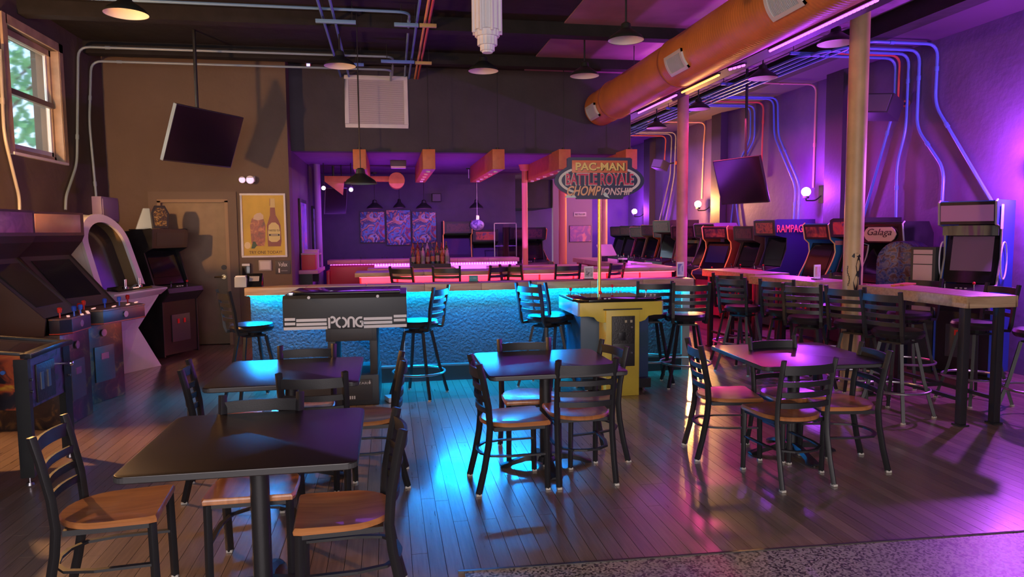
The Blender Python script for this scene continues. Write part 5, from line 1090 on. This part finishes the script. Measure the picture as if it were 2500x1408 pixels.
# no object here: the figure-like shadow on the door is cast by the machines
# ================================================================ ON THE BROWN WALL
p0 = at(585, 472, Y=YB); p1 = at(702, 627, Y=YB); PW_, PH_ = p1.x-p0.x, p0.z-p1.z
ps = thing('framed_poster', 'white-framed yellow drink poster reading TRY ONE TODAY!', 'poster', (p0.x, YB, p1.z))
mb = MB(); f_ = .028
mb.box(0, PW_, -.025, 0, 0, f_); mb.box(0, PW_, -.025, 0, PH_-f_, PH_); mb.box(0, f_, -.025, 0, f_, PH_-f_); mb.box(PW_-f_, PW_, -.025, 0, f_, PH_-f_); mb.build('frame', white_paint, ps, bevel=.003)
sh = box('sheet', f_, PW_-f_, -.006, 0, f_, PH_-f_, mat('poster_yellow', (.60, .40, .05), .55, var=.12, vs=3), ps)
def flat(name, pts, m, par, y=-.008): 
    mb = MB(); n = len(pts); mb.prism([(x*PW_, z*PH_) for x, z in pts], y-.0015, y, 'y'); return mb.build(name, m, par)
amb = artmat('poster_tea', [(.12, .015, .01), (.30, .04, .02), (.55, .16, .05)], 14)
flat('jar', [(.22, .22), (.24, .18), (.50, .18), (.52, .25), (.54, .50), (.50, .60), (.46, .64), (.30, .64), (.24, .60), (.20, .50)], amb, sh)
flat('foam', [(.27, .60), (.30, .66), (.36, .69), (.44, .70), (.50, .66), (.50, .60), (.38, .58)], mat('poster_foam', (.65, .5, .35), .6), sh, -.010)
flat('bottle', [(.58, .17), (.86, .17), (.88, .25), (.87, .50), (.83, .58), (.77, .66), (.755, .80), (.765, .81), (.76, .92), (.65, .92), (.645, .81), (.655, .80), (.645, .66), (.60, .56), (.57, .50)], mat('poster_bottle', (.22, .03, .02), .4), sh)
flat('neck', [(.655, .78), (.765, .78), (.76, .92), (.66, .92)], mat('poster_neck', (.62, .48, .2), .5), sh, -.010)
flat('label', [(.60+.0, .27), (.66, .24), (.78, .24), (.85, .28), (.86, .40), (.83, .50), (.76, .545), (.68, .545), (.61, .50), (.59, .40)], mat('poster_label', (.68, .55, .22), .5), sh, -.010)
flat('label_bar', [(.61, .335), (.845, .335), (.845, .365), (.61, .365)], black_paint, sh, -.012)
flat('lemon', [(.13+.07*math.cos(R(a)), .19+.055*math.sin(R(a))) for a in range(0, 360, 30)], mat('poster_lemon', (.75, .6, .3), .5), sh); flat('leaf', [(.21, .14), (.28, .14), (.34, .19), (.30, .25), (.25, .25)], mat('poster_leaf', (.03, .08, .04), .5), sh, -.010)
ink = mat('poster_ink', (.10, .04, .02), .5)
text('TRY ONE TODAY!', PW_*.72, .045, ink, sh, (PW_*.52, -.010, PH_*.078)); text('TWISTED TEA', PW_*.26, .028, ink, sh, (PW_*.725, -.014, PH_*.42)); box('label_line', PW_*.65, PW_*.81, -.015, -.0135, PH_*.343, PH_*.357, mat('label_white', (.7, .6, .4), .5), sh)
def wallbox(label, px0, py0, px1, py1, m, name, cat, dep=.03, lines=None):
    a_ = at(px0, py0, Y=YB); b_ = at(px1, py1, Y=YB); t = thing(name, label, cat, (a_.x, YB, b_.z)); box('body', 0, b_.x-a_.x, -dep, 0, 0, a_.z-b_.z, m, t, .004); return t, b_.x-a_.x, a_.z-b_.z
t, w_, h_ = wallbox('framed pale notice under the yellow poster', 632, 635, 664, 660, mat('notice_frame', (.4, .33, .32), .4), 'framed_notice', 'sign'); box('paper', .02, w_-.02, -.034, -.03, .02, h_-.02, mat('notice_paper', (.6, .52, .52), .5), t)
t, w_, h_ = wallbox('small dark sign with white script beside the pale notice', 672, 636, 710, 668, mat('dark_sign', (.05, .04, .045), .5), 'wall_sign', 'sign', .015); text('Vofax', w_*.6, h_*.32, white_pl, t, (w_*.5, -.018, h_*.72)); box('small_print', w_*.2, w_*.3, -.018, -.015, h_*.1, h_*.42, white_pl, t); box('small_print', w_*.38, w_*.8, -.018, -.015, h_*.22, h_*.26, mat('dim_print', (.3, .28, .3), .5), t)
t, w_, h_ = wallbox('black wall telephone with white top above the bar end', 593, 643, 614, 692, black_gloss, 'wall_phone', 'telephone', .08); box('cap', 0, w_, -.082, -.0, h_-.035, h_, white_pl, t, .004)
q = at(607, 692, Y=8.1); t = thing('card_terminal', 'grey and white payment terminal on the left end of the blue bar', 'device', (q.x-.02, 7.83, 1.083)); MB().prism([(-.07, 0), (.07, 0), (.06, .06), (-.05, .11)], -.06, .06, 'x').build('body', mat('terminal_grey', (.3, .32, .35), .4), t, bevel=.005); box('top', -.05, .05, -.055, .04, .105, .12, white_pl, t, .004)
q = at(630, 690, Y=8.15); t = thing('sanitizer_caddy', 'black sloped rack with small pale print beside the payment terminal', 'rack', (q.x+.02, 7.84, 1.083)); MB().prism([(-.05, 0), (.07, 0), (.05, .12), (.02, .14)], -.08, .08, 'x').build('body', black_gloss, t, bevel=.005); MB().prism([(-.035, .060), (.0, .11), (.003, .109), (-.032, .059)], -.05, .05, 'x').build('print_strip', mat('dim_print', (.3, .28, .3), .5), t)
q = at(612, 436, Y=YB-.08); t = thing('security_light', 'twin round wall spotlight glowing violet above the poster', 'lamp', (q.x, YB, q.z)); box('plate', -.06, .05, -.02, 0, -.04, .04, white_pl, t, .008)
for dx_, s_ in ((0.0, 1.), (-.11, .8)): MB().cyl((dx_, -.02, 0), (dx_, -.13, -.02), .045*s_, .06*s_, 20).build('lamp_head', white_pl, t, smooth=True); MB().cyl((dx_, -.131, -.02), (dx_, -.135, -.02), .05*s_, n=20).build('lens', mat('violet_lens', (.9, .7, 1), .3, emit=(.75, .45, 1), es=.9*s_), t)
# ================================================================ BACK ROOM DETAILS
mur = artmat('abstract_panel', [(.03, .05, .35), (.55, .06, .10), (.16, .30, .75), (.03, .03, .22), (.75, .28, .22), (.45, .55, .9), (.08, .02, .2)], 4.6, .45)
for i, (x0, x1, y0, y1, lb) in enumerate([(878, 941, 516, 592, 'left panel of the blue and pink abstract triptych'), (942, 1004, 512, 598, 'taller middle panel of the blue and pink abstract triptych'), (1005, 1066, 516, 593, 'right panel of the blue and pink abstract triptych')]):
    a_ = at(x0, y0, Y=15.78); b_ = at(x1, y1, Y=15.78); t = thing('canvas_panel', lb, 'wall art', (a_.x, 15.78, b_.z), 0, 'triptych panels'); w_ = b_.x-a_.x; h_ = a_.z-b_.z
    box('stretcher_frame', 0, w_, -.02, .015, 0, h_, black_paint, t); box('canvas', .01, w_-.01, -.035, -.02, .01, h_-.01, mur, t, .003)
a_ = at(1390, 550, Y=17.19); b_ = at(1443, 590, Y=17.19); t = thing('canvas_panel', 'small pink abstract canvas below the restroom sign', 'wall art', (a_.x, 17.195, b_.z)); box('stretcher_frame', 0, b_.x-a_.x, -.02, 0, 0, a_.z-b_.z, black_paint, t); box('canvas', .01, b_.x-a_.x-.01, -.03, -.02, .01, a_.z-b_.z-.01, artmat('pink_abstract', [(.5, .15, .3), (.25, .1, .35), (.7, .25, .3)], 4), t)
a_ = at(1401, 518, Y=17.19); b_ = at(1431, 528, Y=17.19); t = thing('restroom_sign', 'small white RESTROOM plate on the far violet wall', 'sign', (a_.x, 17.195, b_.z)); box('plate', 0, b_.x-a_.x, -.02, 0, 0, a_.z-b_.z, mat('plate_white', (.6, .5, .65), .5), t, .003); text('RESTROOM', (b_.x-a_.x)*.8, .05, black_paint, t, ((b_.x-a_.x)/2, -.024, (a_.z-b_.z)/2))
# glass screen with thin frame on the rear bar
a_ = at(1206, 544, Y=14.5); b_ = at(1262, 640, Y=14.5); t = thing('glass_screen', 'thin-framed clear glass screen on the right end of the rear bar', 'screen', (a_.x, 14.5, 1.11)); w_ = b_.x-a_.x; h_ = a_.z-1.11
mb = MB(); mb.box(0, .015, 0, .015, 0, h_); mb.box(w_-.015, w_, 0, .015, 0, h_); mb.box(0, w_, 0, .015, h_-.015, h_); mb.build('frame', steel, t); box('pane', .015, w_-.015, .005, .01, 0, h_-.015, glass_m, t)
# objects on the side bar: till, tray, towel
q = at(1445, 640, Y=11.6); t = thing('till_screen', 'tilted black and white point-of-sale screen on the side bar', 'device', (3.85, 12.2, 1.083), R(25)); box('stand', -.03, .03, 0, .1, 0, .12, black_paint, t); MB().box(-.18, .18, -.012, .012, -.12, .12).xf(Matrix.Translation((0, 0, .2)) @ Matrix.Rotation(R(-35), 4, 'X')).build('screen', mat('till_white', (.6, .55, .6), .3), t, bevel=.005)
t = thing('folded_towels', 'flat white folded cloth lying on the side bar', 'cloth', (4.1, 11.1, 1.083), .3); box('cloth', -.16, .16, -.08, .08, 0, .02, white_pl, t, .008)
t = thing('straw_box', 'white and dark round dispenser on the side bar', 'box', (3.98, 11.7, 1.083)); MB().cyl((0, 0, 0), (0, 0, .05), .09, n=22).build('base', black_gloss, t, smooth=True); MB().cyl((0, 0, .05), (0, 0, .075), .08, n=22).build('lid', white_pl, t, smooth=True)
# left inner wall: framed pieces, shelf with goods, hanging black screen
iw = BX1
def onwall(label, name, cat, y0, y1, z0, z1, m, dep=.03, part='board'):
    t = thing(name, label, cat, (iw+.003, y0, z0)); box(part, 0, dep, 0, y1-y0, 0, z1-z0, m, t, .003); return t
t = onwall('tall dark framed board with blue and pink print on the inner left wall', 'framed_board', 'picture', 12.0, 12.9, 1.25, 2.2, black_paint); box('print', .03, .034, .06, .84, .06, .89, artmat('blue_pink_print', [(.05, .05, .3), (.3, .3, .7), (.6, .2, .3)], 5), t)
t = onwall('second tall dark board with pale patches farther along the inner left wall', 'framed_board', 'picture', 14.0, 14.6, 1.1, 2.15, black_paint); box('print', .03, .034, .05, .55, .05, 1.0, artmat('pale_print', [(.04, .04, .12), (.2, .25, .55), (.55, .35, .35)], 6), t)
t = thing('merch_shelf', 'pink shelf on the inner left wall stacked with boxes', 'shelf', (iw, 11.8, .98)); box('board', 0, .30, 0, 1.3, 0, .06, mat('shelf_pink', (.6, .3, .4), .5), t, .004); box('bracket', 0, .2, .1, .13, -.2, 0, black_paint, t); box('bracket', 0, .2, 1.15, 1.18, -.2, 0, black_paint, t)
for i, (yy, s_, lb, cc) in enumerate([(11.95, .22, 'red carton on the merchandise shelf, nearest end', (.5, .05, .05)), (12.35, .26, 'white-framed box in the middle of the merchandise shelf', (.6, .45, .5)), (12.8, .2, 'dark carton on the far end of the merchandise shelf', (.06, .05, .08))]):
    t = thing('carton', lb, 'box', (iw+.03, yy, 1.04), 0, 'cartons on the merchandise shelf'); box('sides', 0, .22, 0, s_, 0, s_*1.2, mat('carton_%d' % i, cc, .5), t, .006); box('lid', -.005, .225, -.005, s_+.005, s_*1.2-.02, s_*1.2+.008, mat('carton_lid', (.5, .35, .4), .5), t, .004)
t = thing('wall_post', 'slim violet post at the inner left corner by the booth', 'post', (-1.25, 13.55, 0)); MB().cyl((0, 0, 0), (0, 0, SZ), .06, n=20).build('shaft', mat('violet_post', (.3, .16, .4), .5), t, smooth=True)
# orange frame lines and hood above the aisle: track with small spotlights
for i, yy in enumerate((5.8, 7.4, 9.8)):
    t = thing('track_spot', 'tiny pale spot lamp clipped to the black beam beside the duct, %s' % ['nearest', 'middle', 'farthest'][i], 'lamp', (4.23, yy, 3.66), 0, 'beam spots'); MB().cyl((0, 0, 0), (.09, -.04, -.03), .022, .03, 14).build('can', black_metal, t, smooth=True); MB().sphere((.095, -.042, -.031), .022, 10, 6).build('bulb', mat('spot_pale', (.9, .7, .6), .3, emit=(1, .7, .5), es=.6), t, smooth=True)
